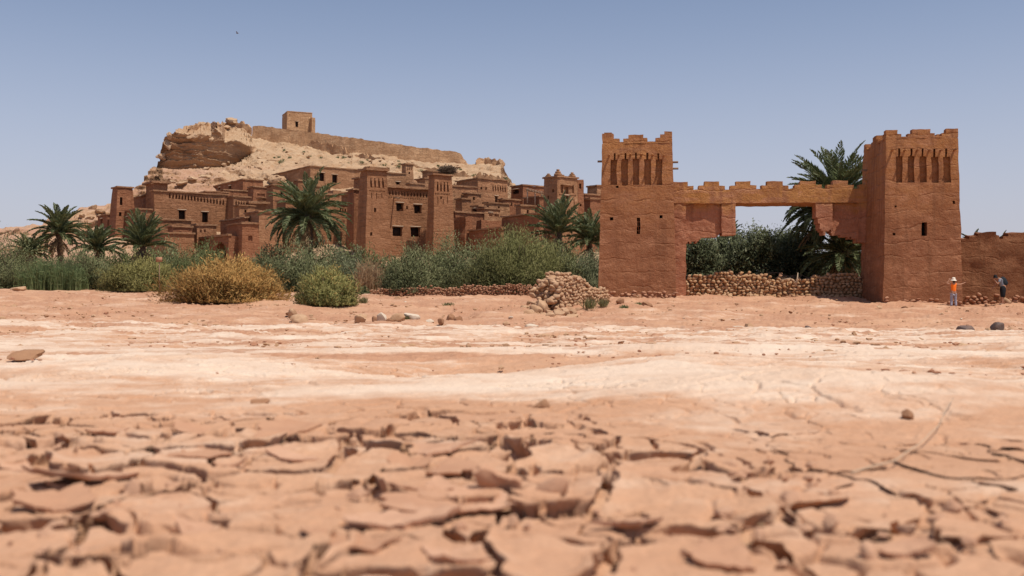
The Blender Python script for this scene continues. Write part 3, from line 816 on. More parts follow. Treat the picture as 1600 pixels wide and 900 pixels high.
# --- the left cluster
house('kasbah_tower', 'tower', 'tall leaning mud tower standing free at the far end of the village', 176, 184.5, 207, 293, 372, 36, d=144, batter=0.085, mat='mud_red', win=[(188.5, 308, 192, 320), (187.5, 331, 190.5, 338)])
house('mud_house', 'house', 'small low dark house tucked behind the free standing far tower', 153, 168, 180, 336, 368, 36, d=148, mat='mud_red', lwin=[(157, 342, 160.5, 349)])
house('mud_wall', 'wall', 'long shaded courtyard wall between the free standing far tower and the capped corner tower', 196, 230, 236, 305, 365, 36, d=147, mat='mud_red', cap=True)
house('mud_house', 'house', 'low house with stubby corner posts at the foot of the shaded courtyard wall', 191, 213, 246, 327.5, 372, 36, d=140, mat='mud', lwin=[(197, 339, 200, 342)])
house('kasbah_tower', 'tower', 'corner tower with an overhanging roof and a triangular niche beside the long frieze', 228, 240.5, 262, 286, 366, 36, d=143, mat='mud', over=0.45, batter=0.015,
      niche=[(250, 305, 253.5, 308, .2), (249, 308, 254.5, 311, .2), (248, 311, 255.5, 313.5, .2)], win=[(249.5, 313.8, 254, 316.5)])
house('kasbah', 'building', 'broad mud building with two large dark windows below a long arcaded frieze', 236, 241.5, 356, 299, 385, 38, d=141, mat='mud', batter=0.012,
      win=[(279, 328.5, 289.5, 345), (315.5, 331.5, 324.5, 347.5)], niche=arch_row(263, 351, 301.5, 309.5, 18, 0.55, 0.118, 0.3))
house('mud_terrace', 'building', 'low terrace block with a pale roof edge below the two large windows', 226, 243, 299, 343.5, 380, 36, d=133, mat='mud', batter=0.02, niche=[(276, 352.5, 277.5, 357, .2)])
house('mud_wall', 'wall', 'plain garden wall fronting the low terrace block behind the olive bushes', 238, 258, 303, 365, 392, 36, d=127, mat='mud')
# arched gateway wall and its blocks
def arch_wall():
    bk = Block(258, 357, 360, 368.5, 400, 124.5, 36, None, 0.0, 3.0)
    root = empty('arched_gateway', (bk.P[0], bk.P[1], 3.5))
    tag(root, 'shaded mud wall pierced by one tall dark arched passage', 'gateway', VILLAGE)
    uc = bk.u_left(344.5); z0 = bk.zb; zt = bk.z_left(344.5, 377.5)
    hw = abs(bk.u_left(335.5) - bk.u_left(353)) / 2
    us = lines(0, bk.L, 0.28, [uc - hw, uc + hw]); vs = lines(bk.zb, bk.zt, 0.24, [zt])
    dp = np.zeros((len(us) - 1, len(vs) - 1))
    for i in range(len(us) - 1):
        for j in range(len(vs) - 1):
            u = (us[i] + us[i + 1]) / 2; v = (vs[j] + vs[j + 1]) / 2
            t = abs(u - uc) / hw
            if t < 1 and v < zt - (1 - math.sqrt(1 - t * t)) * hw * 0.9: dp[i, j] = np.nan
    mb = MB(); relief(mb, us, vs, dp, lambda u, v, w: bk.pt('left', u, v, w), 1.4, 0.06, 0.4)
    mb.build('wall', M['mud_red'], root, sharp=40)
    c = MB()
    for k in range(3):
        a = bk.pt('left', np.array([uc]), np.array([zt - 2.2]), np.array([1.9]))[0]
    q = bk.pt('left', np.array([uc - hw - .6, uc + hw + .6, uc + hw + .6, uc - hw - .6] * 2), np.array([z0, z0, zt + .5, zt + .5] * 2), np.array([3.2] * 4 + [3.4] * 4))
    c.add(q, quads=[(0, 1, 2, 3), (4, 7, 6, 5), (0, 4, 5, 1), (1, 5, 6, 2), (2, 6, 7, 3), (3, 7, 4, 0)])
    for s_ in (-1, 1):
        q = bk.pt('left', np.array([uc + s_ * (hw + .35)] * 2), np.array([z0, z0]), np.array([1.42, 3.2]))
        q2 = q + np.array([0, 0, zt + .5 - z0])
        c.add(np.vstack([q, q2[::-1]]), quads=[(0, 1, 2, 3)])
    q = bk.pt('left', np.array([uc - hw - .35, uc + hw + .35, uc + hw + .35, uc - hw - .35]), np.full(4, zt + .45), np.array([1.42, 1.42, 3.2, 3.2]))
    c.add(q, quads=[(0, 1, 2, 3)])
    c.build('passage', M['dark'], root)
    cp = MB(); bk.cap(cp, over=0.1, wid=0.5); cp.build('parapet', M['cap'], root, sharp=40)
arch_wall()
house('mud_tower', 'tower', 'squat block with a chipped roof right beside the arched passage', 355, 379, 404, 350, 392, 36, d=124, mat='mud_red', batter=0.03, niche=[(388, 368, 394.5, 377, .25)])
house('mud_house', 'house', 'plain house with a flaking lit wall behind the squat block', 383, 405, 440, 331.5, 388, 36, d=129, mat='mud_pale', win=[(402, 356, 404, 361)])
house('mud_wall', 'wall', 'short shaded wall stepping down behind the squat block and arched passage', 345, 383, 388, 341, 372, 36, d=131, mat='mud_red')
house('mud_house', 'house', 'house with an open arcaded gallery continuing the line of the long frieze', 355, 365, 391, 308, 350, 38, d=146, mat='mud_pale', niche=arch_row(367, 387, 313, 320, 5, .6, .1, .3))
house('mud_house', 'house', 'low house under a projecting pale roof slab between the gallery and the narrow tower', 386, 391, 417, 317.5, 350, 36, d=147, mat='mud', over=0.4)
house('mud_house', 'house', 'little flat roofed reddish house just above the long frieze', 311, 322, 357, 300, 318, 36, d=163, mat='mud_red')
house('mud_house', 'house', 'reddish house with a lit end wall behind the little flat roofed one', 329, 350, 392, 297.5, 316, 36, d=170, mat='mud_red')
house('mud_house', 'house', 'upper pinkish house with two small dark windows below the bare rock slope', 334, 380, 411, 281, 308, 36, d=180, mat='mud_red', lwin=[(341.5, 293, 344.5, 297), (357.5, 290.5, 361.5, 296.5)], win=[(386, 296, 389.5, 300)])
house('mud_house', 'house', 'house with a bright lit patch of wall beside the narrow dark sided tower', 388, 396, 418, 292.5, 325, 36, d=168, mat='mud_red', niche=[(402, 303, 413, 314, .15)])
house('kasbah_tower', 'tower', 'narrow tower with a deep shaded side left of the big palm crown', 416.5, 427, 458, 290, 345, 36, d=156, mat='mud', win=[(438.5, 299.5, 442, 305)], over=0.25)
house('kasbah_tower', 'tower', 'small square tower peeping out above the crown of the big palm', 458, 466, 486, 282.5, 318, 36, d=172, mat='mud')
house('mud_house', 'house', 'large upper house with a long shaded side and two dark windows', 417, 485, 562, 260.5, 300, 36, d=190, mat='mud_old', win=[(498.8, 270, 506.6, 283), (518.8, 273, 526.6, 286)])
house('mud_wall', 'wall', 'long roofless back wall directly behind the large upper house', 413, 419, 516, 251.5, 275, 30, d=224, mat='mud_old', L=2.5)
house('mud_wall', 'wall', 'ruined terrace wall stepping down right of the roofless back wall', 508, 514, 603, 257.5, 280, 30, d=218, mat='mud_old', L=3)
house('mud_house', 'house', 'low house with three tiny arched openings between the big palm and the great kasbah', 432, 447, 552, 313.5, 392, 36, d=133, mat='mud', niche=[(531.5, 325, 533.5, 330, .4), (534.8, 325, 537, 330, .4), (538.5, 326, 540.8, 330.5, .4), (536, 344, 537.5, 348, .3)], batter=0.015)
for (a, b_, c_, y0, y1, dd, lb) in ((512, 520, 533, 297, 312, 165, 'crumbling little hut above the three arched openings'), (528, 533, 548, 299, 314, 166, 'crumbling hut touching the back of the great kasbah')):
    house('mud_hut', 'house', lb, a, b_, c_, y0, y1, 36, d=dd, mat='mud_old', cap=False)
house('mud_house', 'house', 'tall plain annex with a pale drain line against the great kasbah', 543, 553, 562, 297, 392, 36, d=134, mat='mud_red', batter=0.02)
house('kasbah_tower', 'tower', 'slim rear tower pressed against the flank of the great kasbah', 553, 562, 574, 279, 392, 36, d=137, mat='mud', batter=0.03, niche=[(565.5, 291, 569.5, 299, .25)], over=0.25)

# --- the great kasbah: one building with two towers joined by a curtain wall
def great_kasbah():
    root = empty('great_kasbah', (*px2(640, 450, 133)[:2], px2(640, 398, 133)[2]))
    tag(root, 'great kasbah with two decorated towers and four square windows in between', 'building', VILLAGE)
    _, _, _ = house('x', '', '', 563, 574, 604, 266, 405, 34, d=128, parent=root, partname='tower', mat='mud', batter=0.045, over=0.3,
          niche=arch_row(577, 600.5, 278, 293, 4, .45, 0.02, .3) + [(577 + 2.0 * k, 298, 578 + 2.0 * k, 300, .15) for k in range(12)] + [(580, 302, 581, 310, .15), (587, 302, 588, 312, .15), (595, 302, 596, 309, .15)],
          win=[(584, 325, 587, 331.5), (579.5, 363.5, 582, 369)])
    _, bk, _ = house('x', '', '', 598, 603, 676, 293, 400, 34, d=130.5, parent=root, partname='curtain_wall', mat='mud', batter=0.012, over=0.35,
          niche=arch_row(606, 674, 297.5, 304, 14, .5, 0.08, .25) + [(607 + 3.4 * k, 307 + .27 * k, 608.6 + 3.4 * k, 308.4 + .27 * k, .15) for k in range(20)],
          win=[(619, 318, 630, 330), (646.5, 320.5, 658, 333.5), (614, 355, 628, 369), (641.5, 355.5, 655, 369.5), (634.8, 322, 637.5, 327)], L=14)
    # shallow splayed reveals read as lintel boards
    for (x0, x1, y) in ((618, 631, 317.2), (645.5, 659, 320), (613, 629.5, 354.3), (640.5, 656.5, 355)):
        u0, u1 = bk.u_front(x0), bk.u_front(x1); z = bk.z_front((x0 + x1) / 2, y)
        l = MB(); v = []
        for (w_, z_) in ((-0.14, 0.0), (-0.14, 0.14), (0.1, 0.14), (0.1, 0.0)):
            v.append(bk.pt('front', np.array([u0, u1]), np.full(2, z + z_), np.full(2, w_)))
        l.add(np.concatenate(v), quads=[(0, 1, 3, 2), (2, 3, 5, 4), (4, 5, 7, 6), (6, 7, 1, 0), (0, 2, 4, 6), (1, 7, 5, 3)])
        l.build('lintel', M['palewood'], root)
    sp = MB()
    a = bk.pt('front', np.array([bk.u_front(615)]), np.array([bk.z_front(615, 309)]), np.array([0.1]))[0]
    sp.tube([a, a - bk.e2 * 0.9 + np.array([0, 0, -.05]), a - bk.e2 * 1.7 + np.array([0, 0, -.2])], 0.09, 6)
    sp.build('drain_spout', M['wood'], root)
    house('x', '', '', 670, 678.5, 706, 273.5, 405, 34, d=128.5, parent=root, partname='tower', mat='mud', batter=0.03, over=0.25,
          niche=arch_row(681, 702, 284, 299, 4, .5, .03, .3) + [(680.5 + 2.2 * k, 302, 681.7 + 2.2 * k, 304.5, .15) for k in range(10)] + [(684, 307, 685, 320, .12), (692, 311, 693, 319, .12), (698, 307, 699, 318, .12)],
          win=[(688, 307, 690.5, 311), (694.5, 368, 696.5, 373)])
    return bk
great_kasbah()
house('mud_house', 'house', 'house with one small window rising behind the curtain wall of the great kasbah', 598, 604, 634, 271, 300, 36, d=160, mat='mud_old', win=[(619, 284.5, 624.5, 288.5)])
house('kasbah_tower', 'tower', 'slender square tower rising behind the great kasbah', 629, 634, 645.5, 257, 300, 36, d=163, mat='mud_old', niche=arch_row(636, 644, 261, 266, 3, .5, 0, .2), win=[(638, 268.5, 640.5, 272)])
house('mud_hut', 'house', 'low roof hut behind the frieze of the great kasbah', 637, 641, 662, 288, 300, 36, d=150, mat='mud_old')
house('mud_house', 'house', 'plain block showing between the slender tower and the tower with a nest', 649, 664, 676, 279.5, 300, 36, d=158, mat='mud_old')
def dome():
    mb = MB(); c = px2(647.3, 288, 156); r = 0.55
    th = np.linspace(0, 2 * np.pi, 17)[:-1]; ph = np.linspace(0, np.pi / 2, 7)
    v = [c + np.array([r * math.cos(p) * math.cos(t), r * math.cos(p) * math.sin(t), 1.25 * r * math.sin(p)]) for p in ph for t in th]
    q = [(i * 16 + j, i * 16 + (j + 1) % 16, (i + 1) * 16 + (j + 1) % 16, (i + 1) * 16 + j) for i in range(6) for j in range(16)]
    mb.add(v, quads=q)
    a = np.linspace(0, 2 * np.pi, 17)[:-1]
    mb.tube([c - np.array([0, 0, 2.5]), c + np.array([0, 0, .01])], r * 1.01, 16)
    tag(mb.build('dome', M['cap'], loc=c), 'small pale mud dome on the roofs behind the great kasbah', 'dome')
dome()
# --- right of the great kasbah
house('mud_house', 'house', 'tall upper house with a niche frieze and one narrow dark window', 713, 747, 793, 279.5, 332, 36, d=158, mat='mud_pale', win=[(773, 306.5, 777.3, 317), (751, 292.5, 753.5, 296), (758.3, 293, 760.5, 296.5)],
      niche=arch_row(768, 791, 288, 298, 6, .55, .1, .2), batter=0.02)
house('mud_house', 'house', 'lower front annex with a pale roof line joined to the tall upper house', 694, 704, 746, 291, 328, 36, d=150, mat='mud_pale', batter=0.02)
house('mud_hut', 'house', 'dark sided hut at the foot of the lower front annex', 712, 722, 736, 311.5, 333, 36, d=146, mat='mud')
house('mud_hut', 'house', 'hut with a black doorway below the narrow dark window', 737, 748, 758, 323, 344, 36, d=143, mat='mud_red', lwin=[(739, 326, 745, 333)])
house('mud_house', 'house', 'little house with two brown windows stepping down the slope', 746, 757, 781, 326.5, 350, 36, d=140, mat='mud_old', win=[(764, 332.5, 769, 338), (772, 333, 776, 338.5)])
house('mud_wall', 'wall', 'long low wall with a pale top below the huts', 705, 712, 778, 332.5, 352, 30, d=138, mat='mud_red', L=1.6)
house('ruined_house', 'house', 'roofless crumbling dark ruin against the tower with a nest', 706, 727, 737, 339.5, 372, 36, d=133, mat='mud_red', cap=False, amp=0.3, step=0.5)
house('mud_wall', 'wall', 'low shaded wall between the crumbling ruin and the big dark wall', 733, 783, 787, 357.5, 392, 36, d=127, mat='mud_red')
house('mud_wall', 'wall', 'big plain dark wall with a pale rising top edge', 784, 843, 848, 334.5, 395, 36, d=125, mat='mud_red')
house('mud_house', 'house', 'house with a shaded loggia under a pole roof at the crest of the hill', 799, 817, 850, 290, 312, 36, d=165, mat='mud_red', lwin=[(801, 296, 811, 303)])
house('mud_wall', 'wall', 'tall retaining wall just left of the pinnacled tower', 818, 843, 852, 308, 345, 36, d=146, mat='mud_red')
def awning():
    root = empty('pole_awning', px2(840, 322, 146)); tag(root, 'sagging pole awning with pale posts left of the pinnacled tower', 'awning')
    r = MB(); a = px2(822, 296, 147); b = px2(848, 302, 147)
    for k in range(7):
        t = k / 6; p = a * (1 - t) + b * t
        r.tube([p + np.array([0, -1.2, -.1]), p + np.array([0.4, 2.2, .35])], 0.09, 5)
    r.tube([a + np.array([0, -.9, -.18]), b + np.array([0, -.9, -.18])], 0.1, 5)
    rf = r.build('roof', M['wood'], root)
    for x, y in ((824, 297), (836, 300), (846, 302)):
        p = MB(); q = px2(x, y, 146.3); p.tube([q + np.array([0, 0, -1.9]), q], 0.09, 6); p.build('post', M['palewood'], root)
awning()
def pinnacle_tower():
    root, bk, w = house('kasbah_tower', 'tower', 'grand tower with pinnacles on its corners and arched blind windows', 850, 871, 902, 277, 372, 36, d=132, mat='mud_old', batter=0.018,
        niche=[(876, 289, 880, 302, .25), (882, 292, 888, 303, .35), (890, 289, 896, 302, .25)] + [(874 + 2.2 * k, 303.8 + .1 * k, 875.3 + 2.2 * k, 306 + .1 * k, .15) for k in range(12)] + [(879, 312, 880, 322, .15), (895.5, 311, 896.8, 325, .2)],
        win=[(882.5, 304.2 + 1.5, 887.5, 311), (889, 333, 893, 337.5)], lwin=[(856, 306, 858.5, 311), (863, 296, 866, 301)])
    for (u, v, big) in ((0.02, 0.02, 1.0), (0.02, 0.97, .6), (0.95, 0.04, .75), (0.95, .95, .6)):
        p = MB(); c = bk.P + u * bk.R * bk.e1 + v * bk.L * bk.e2 + (bk.e1 * (.35 if u < .5 else -.35) + bk.e2 * (.35 if v < .5 else -.35)) + np.array([0, 0, bk.zt + .2])
        h = 0.8 * big
        for k, (hw, z0, z1) in enumerate(((.38, 0, h * .45), (.27, h * .45 + .003, h * .8), (.15, h * .8 + .003, h * 1.15))):
            p.box(c + np.array([0, 0, (z0 + z1) / 2]), (hw * (.7 + .3 * big), hw * (.7 + .3 * big), (z1 - z0) / 2), ax=[bk.e1, bk.e2, [0, 0, 1]])
        p.build('pinnacle', M['mud_old'], root)
    b = MB(); q = bk.pt('front', np.array([bk.u_front(879), bk.u_front(893)]), np.full(2, bk.z_front(886, 289.5)), np.full(2, -.12))
    b.tube(q, 0.12, 5); b.build('cornice', M['cap'], root)
pinnacle_tower()
house('mud_tower', 'tower', 'broken stair turret leaning on the grand tower with pinnacles', 900, 903, 911.5, 280, 360, 36, d=136, mat='mud_red', win=[(905, 287, 908, 295), (905.5, 318, 908, 322)], cap=False, amp=.15)
house('kasbah_tower', 'tower', 'far square tower half hidden by the ochre gate tower', 918, 933, 950, 291, 318, 36, d=150, mat='mud_old')
house('mud_house', 'house', 'low lit house under palms half hidden by the ochre gate tower', 911, 922, 950, 311, 350, 36, d=138, mat='mud_red')
house('mud_wall', 'wall', 'roof terrace wall behind the low lit house near the ochre gate tower', 910, 914, 950, 304.5, 335, 36, d=146, mat='mud_red')

# --- small stepped houses filling the lanes
for i, (xl, xm, xr, yt, yb, dd, mt, lb, kw) in enumerate([
    (262, 270, 300, 355, 378, 130, 'mud_red', 'low roofed shed between the terrace block and the arched passage', dict(win=[(280, 362, 284, 368)])),
    (300, 308, 338, 352, 372, 133, 'mud', 'low lit shed with two knobbed chimneys left of the arched passage', dict(niche=[(312, 358, 315, 363, .2), (318, 358, 321, 363, .2)])),
    (366, 374, 398, 322, 345, 143, 'mud_pale', 'stepped little house under the arcaded gallery', dict(win=[(382, 328, 385, 333)])),
    (402, 410, 432, 310, 335, 160, 'mud_old', 'roof room behind the narrow dark sided tower', dict(win=[(419, 316, 422, 320)])),
    (430, 440, 470, 300, 325, 168, 'mud', 'stepped house filling the lane left of the small square tower', dict(win=[(448, 306, 451, 311), (459, 308, 462, 312)])),
    (484, 492, 516, 292, 315, 172, 'mud_old', 'crumbled small house under the two dark windows of the large upper house', dict(win=[(501, 298, 504, 303)])),
    (496, 503, 530, 304, 322, 160, 'mud_pale', 'flat roofed lean to right of the big palm crown', dict(win=[(512, 309, 515, 314)])),
    (570, 578, 604, 262, 290, 176, 'mud_old', 'shadowy back house between the great kasbah and the ruined terrace wall', {}),
    (660, 668, 700, 268, 292, 166, 'mud_old', 'back house just behind the stork nest', {}),
    (724, 731, 752, 303, 325, 150, 'mud', 'tiny house wedged below the lower front annex', dict(win=[(739, 308, 742, 313)])),
    (756, 764, 796, 318, 340, 147, 'mud_old', 'tiny house wedged below the tall upper house', dict(win=[(778, 323, 781, 328)])),
    (778, 786, 812, 312, 336, 152, 'mud_red', 'stepped house beside the sandy gully near the crest', dict(win=[(797, 317, 800, 322)])),
    (744, 752, 782, 344, 366, 135, 'mud_red', 'low ruined house behind the low shaded wall', dict(cap=False, amp=.2)),
    (806, 814, 836, 322, 345, 142, 'mud_pale', 'small lit house above the end of the big dark wall', dict(win=[(823, 328, 826, 333)])),
]):
    house('mud_house', 'house', lb, xl, xm, xr, yt, yb, 36, d=dd, mat=mt, **kw)

def nest():
    rng = np.random.RandomState(3); mb = MB(); c = px2(699.5, 271.5, 130.5) + np.array([0, 0, 0.2])
    for k in range(420):
        a = rng.uniform(0, 6.28); r = 1.15 * math.sqrt(rng.rand()); z = rng.uniform(-.15, .95) * (1 - .4 * (r / 1.2))
        d_ = rng.normal(size=3) * np.array([1, 1, .45]); d_ /= np.linalg.norm(d_)
        p = c + np.array([r * math.cos(a), r * math.sin(a), z]); mb.tube([p - d_ * .35, p + d_ * .35], 0.028, 3, tint=rng.rand() * .6)
    tag(mb.build('stork_nest', M['bark'], loc=c), 'shaggy stork nest of dark twigs on a tower corner of the great kasbah', 'nest')
nest()

# --- the hilltop: long wall, granary, loose ruins
def hill_wall():
    xs = np.array([392, 396, 440, 490, 520, 560, 600, 640, 680, 712, 719, 724.0, 730])
    yt = np.array([196, 195, 199.5, 205.5, 210, 215.5, 221, 227, 232, 236.5, 238, 246, 251])
    yb = np.array([216, 217, 225, 230, 234, 239, 243.5, 248, 251, 253, 254, 255, 256])
    n = 150
    px = np.linspace(392, 729, n); T = np.interp(px, xs, yt); B = np.interp(px, xs, yb)
    T = T + 0.7 * fbm(np.stack([px * .11, px * 0, px * 0], 1), 4, .6)
    D = hill_d(px, B) - 1.0
    D = np.convolve(np.pad(D, 8, 'edge'), np.ones(17) / 17, 'valid')
    kx = (px - 800) / F
    nz = 9
    front = np.stack([np.stack([kx * D, D + 1.5 * j / nz, ((450 - B) * (1 - j / nz) + (450 - T) * j / nz) / F * D - (1 - j / nz) * 2.5], 1) for j in range(nz + 1)], 1)
    front = wobble(front.reshape(-1, 3), .16, .5).reshape(n, nz + 1, 3)
    back = front.copy(); back[..., 1] += 1.3
    P = np.concatenate([front, back[:, ::-1]], 1)
    m = P.shape[1]; I = np.arange(n * m).reshape(n, m)
    q = np.stack([I[:-1, :-1], I[1:, :-1], I[1:, 1:], I[:-1, 1:]], -1).reshape(-1, 4)
    ends = [(I[e, j], I[e, j + 1], I[e, m - 2 - j], I[e, m - 1 - j]) for e in (0, n - 1) for j in range(nz)]
    mb = MB(); mb.add(P.reshape(-1, 3), quads=np.vstack([q, ends]))
    tag(mb.build('rampart', M['mud_top'], loc=front[n // 2, 0], sharp=45), 'long sloping rampart of eroded mud running along the hilltop', 'wall')
hill_wall()
g_root, g_bk, _ = house('granary', 'building', 'lone square ruined granary on the very top of the hill', 446, 449, 488, 174.5, 212, 24, d=268, mat='mud_top', win=[(461.5, 190, 465.8, 198.5), (452.5, 178.5, 453.8, 180), (482, 186.5, 483.3, 188)], dz=6, L=7, cap=True, over=.05, capmat='mud_top')
gb = MB(); bk2 = Block(484, 487.2, 492.2, 183.5, 212, 268.6, 24, 6, .02, 6); bk2.shaft(gb, {}, 1.2, .12); gb.build('annex', M['mud_top'], g_root, sharp=40)
def chunk_wall(label, pts, h, d_off=-.6, mat='mud_top', name='ruined_wall'):
    """short eroded wall fragment following the slope: pts are pixel base points"""
    pts = np.array(pts, float); n = 24
    s = np.linspace(0, len(pts) - 1, n)
    px = np.interp(s, np.arange(len(pts)), pts[:, 0]); py = np.interp(s, np.arange(len(pts)), pts[:, 1])
    D = hill_d(px, py) + d_off
    base = np.stack([(px - 800) / F * D, D, (450 - py) / F * D], 1)
    hh = h * (.75 + .5 * fbm(np.stack([px * .2, py, px * 0], 1), 3)) * np.minimum(1, np.minimum(s * 2 + .4, (s[-1] - s) * 2 + .4))
    rows = [base + np.array([0, 0, -1.2])] + [base + np.stack([np.zeros(n), np.full(n, .25 * t), hh * t], 1) for t in (0.02, .35, .7, 1)]
    rows += [r + np.array([0, 1.1, 0]) for r in rows[::-1]]
    P = wobble(np.stack(rows, 1).reshape(-1, 3), .25, .7); m = len(rows); I = np.arange(n * m).reshape(n, m)
    q = np.stack([I[:-1, :-1], I[1:, :-1], I[1:, 1:], I[:-1, 1:]], -1).reshape(-1, 4)
    ends = [(I[e, j], I[e, j + 1], I[e, m - 2 - j], I[e, m - 1 - j]) for e in (0, n - 1) for j in range(m // 2)]
    mb = MB(); mb.add(P, quads=np.vstack([q, ends]))
    tag(mb.build(name, M[mat], loc=base[n // 2], sharp=45), label, 'wall')
chunk_wall('crumbled wall fragment on the slope under the hilltop rampart', [(480, 230), (510, 236), (545, 243)], 2.4)
chunk_wall('low broken terrace wall across the middle of the sandy slope', [(553, 246), (585, 254), (606, 259)], 1.8)
chunk_wall('long brown terrace wall on the slope above the great kasbah', [(612, 263), (660, 268), (705, 274), (735, 278)], 1.5)
chunk_wall('low brown terrace wall climbing towards the crest right of the rampart', [(738, 279), (765, 283), (795, 289)], 1.6)
chunk_wall('crumbling stone parapet along the cliff top', [(292, 204), (320, 200), (345, 198)], 1.6)
chunk_wall('stub of ruined wall on the cliff top beside the rampart', [(352, 197), (362, 198), (392, 203)], 2.2)
chunk_wall('jagged ruin on the right end of the hilltop', [(744, 255), (756, 254), (770, 256), (786, 257)], 1.3)

# ------------------------------------------------------------------ stones
def ico(sub):
    import bmesh
    bm = bmesh.new(); bmesh.ops.create_icosphere(bm, subdivisions=sub, radius=1.0)
    v = np.array([p.co[:] for p in bm.verts]); t = np.array([[q.index for q in f.verts] for f in bm.faces]); bm.free()
    return v, t
ICO = {k: ico(k) for k in (1, 2, 3)}
def rot3(rng, tilt=0.5):
    a = rng.uniform(0, 6.28); b = rng.normal() * tilt; c = rng.normal() * tilt
    Rz = np.array([[math.cos(a), -math.sin(a), 0], [math.sin(a), math.cos(a), 0], [0, 0, 1]])
    Rx = np.array([[1, 0, 0], [0, math.cos(b), -math.sin(b)], [0, math.sin(b), math.cos(b)]])
    Ry = np.array([[math.cos(c), 0, math.sin(c)], [0, 1, 0], [-math.sin(c), 0, math.cos(c)]])
    return Rz @ Rx @ Ry
def stone_pts(rng, size, sub=2, rough=.32, tilt=.3):
    v, t = ICO[sub]
    s = rng.uniform(0, 100)
    r = 1 + rough * fbm(v * 1.1 + s, 3, .5)
    p = v * r[:, None]
    for _ in range(8):                                  # flat breaks
        nrm = rng.normal(size=3); nrm /= np.linalg.norm(nrm); lim = rng.uniform(.45, .85)
        dd = p @ nrm; ex = np.maximum(dd - lim, 0); p = p - ex[:, None] * nrm * .85
    return (p * np.asarray(size)) @ rot3(rng, tilt).T, t

def stone_wall_mesh(rng, corner_fn, L, hfun, size, rows_j=0.9, thick=.5, mat='stone'):
    """courses of separate stones; corner_fn(u, z, w) gives the point"""
    mb = MB(); hmax = max(hfun(u) for u in np.linspace(0, L, 40))
    z = -.1; k = 0
    while z < hmax:
        u = rng.uniform(0, size)
        while u < L:
            w_ = size * rng.uniform(.6, 1.35)
            h = hfun(u)
            if z < h + .04 * rng.normal():
                for w in (0, thick):
                    s = np.array([w_ * .62, size * .55, size * rng.uniform(.36, .55)])
                    p, t = stone_pts(rng, s, 2, .28, .22)
                    c = corner_fn(u + w_ / 2, z + size * .3 + rng.normal() * .02, w + rng.normal() * .05)
                    mb.add(p + c, tris=t, tint=rng.rand())
            u += w_ * .98
        z += size * .68; k += 1
    return mb

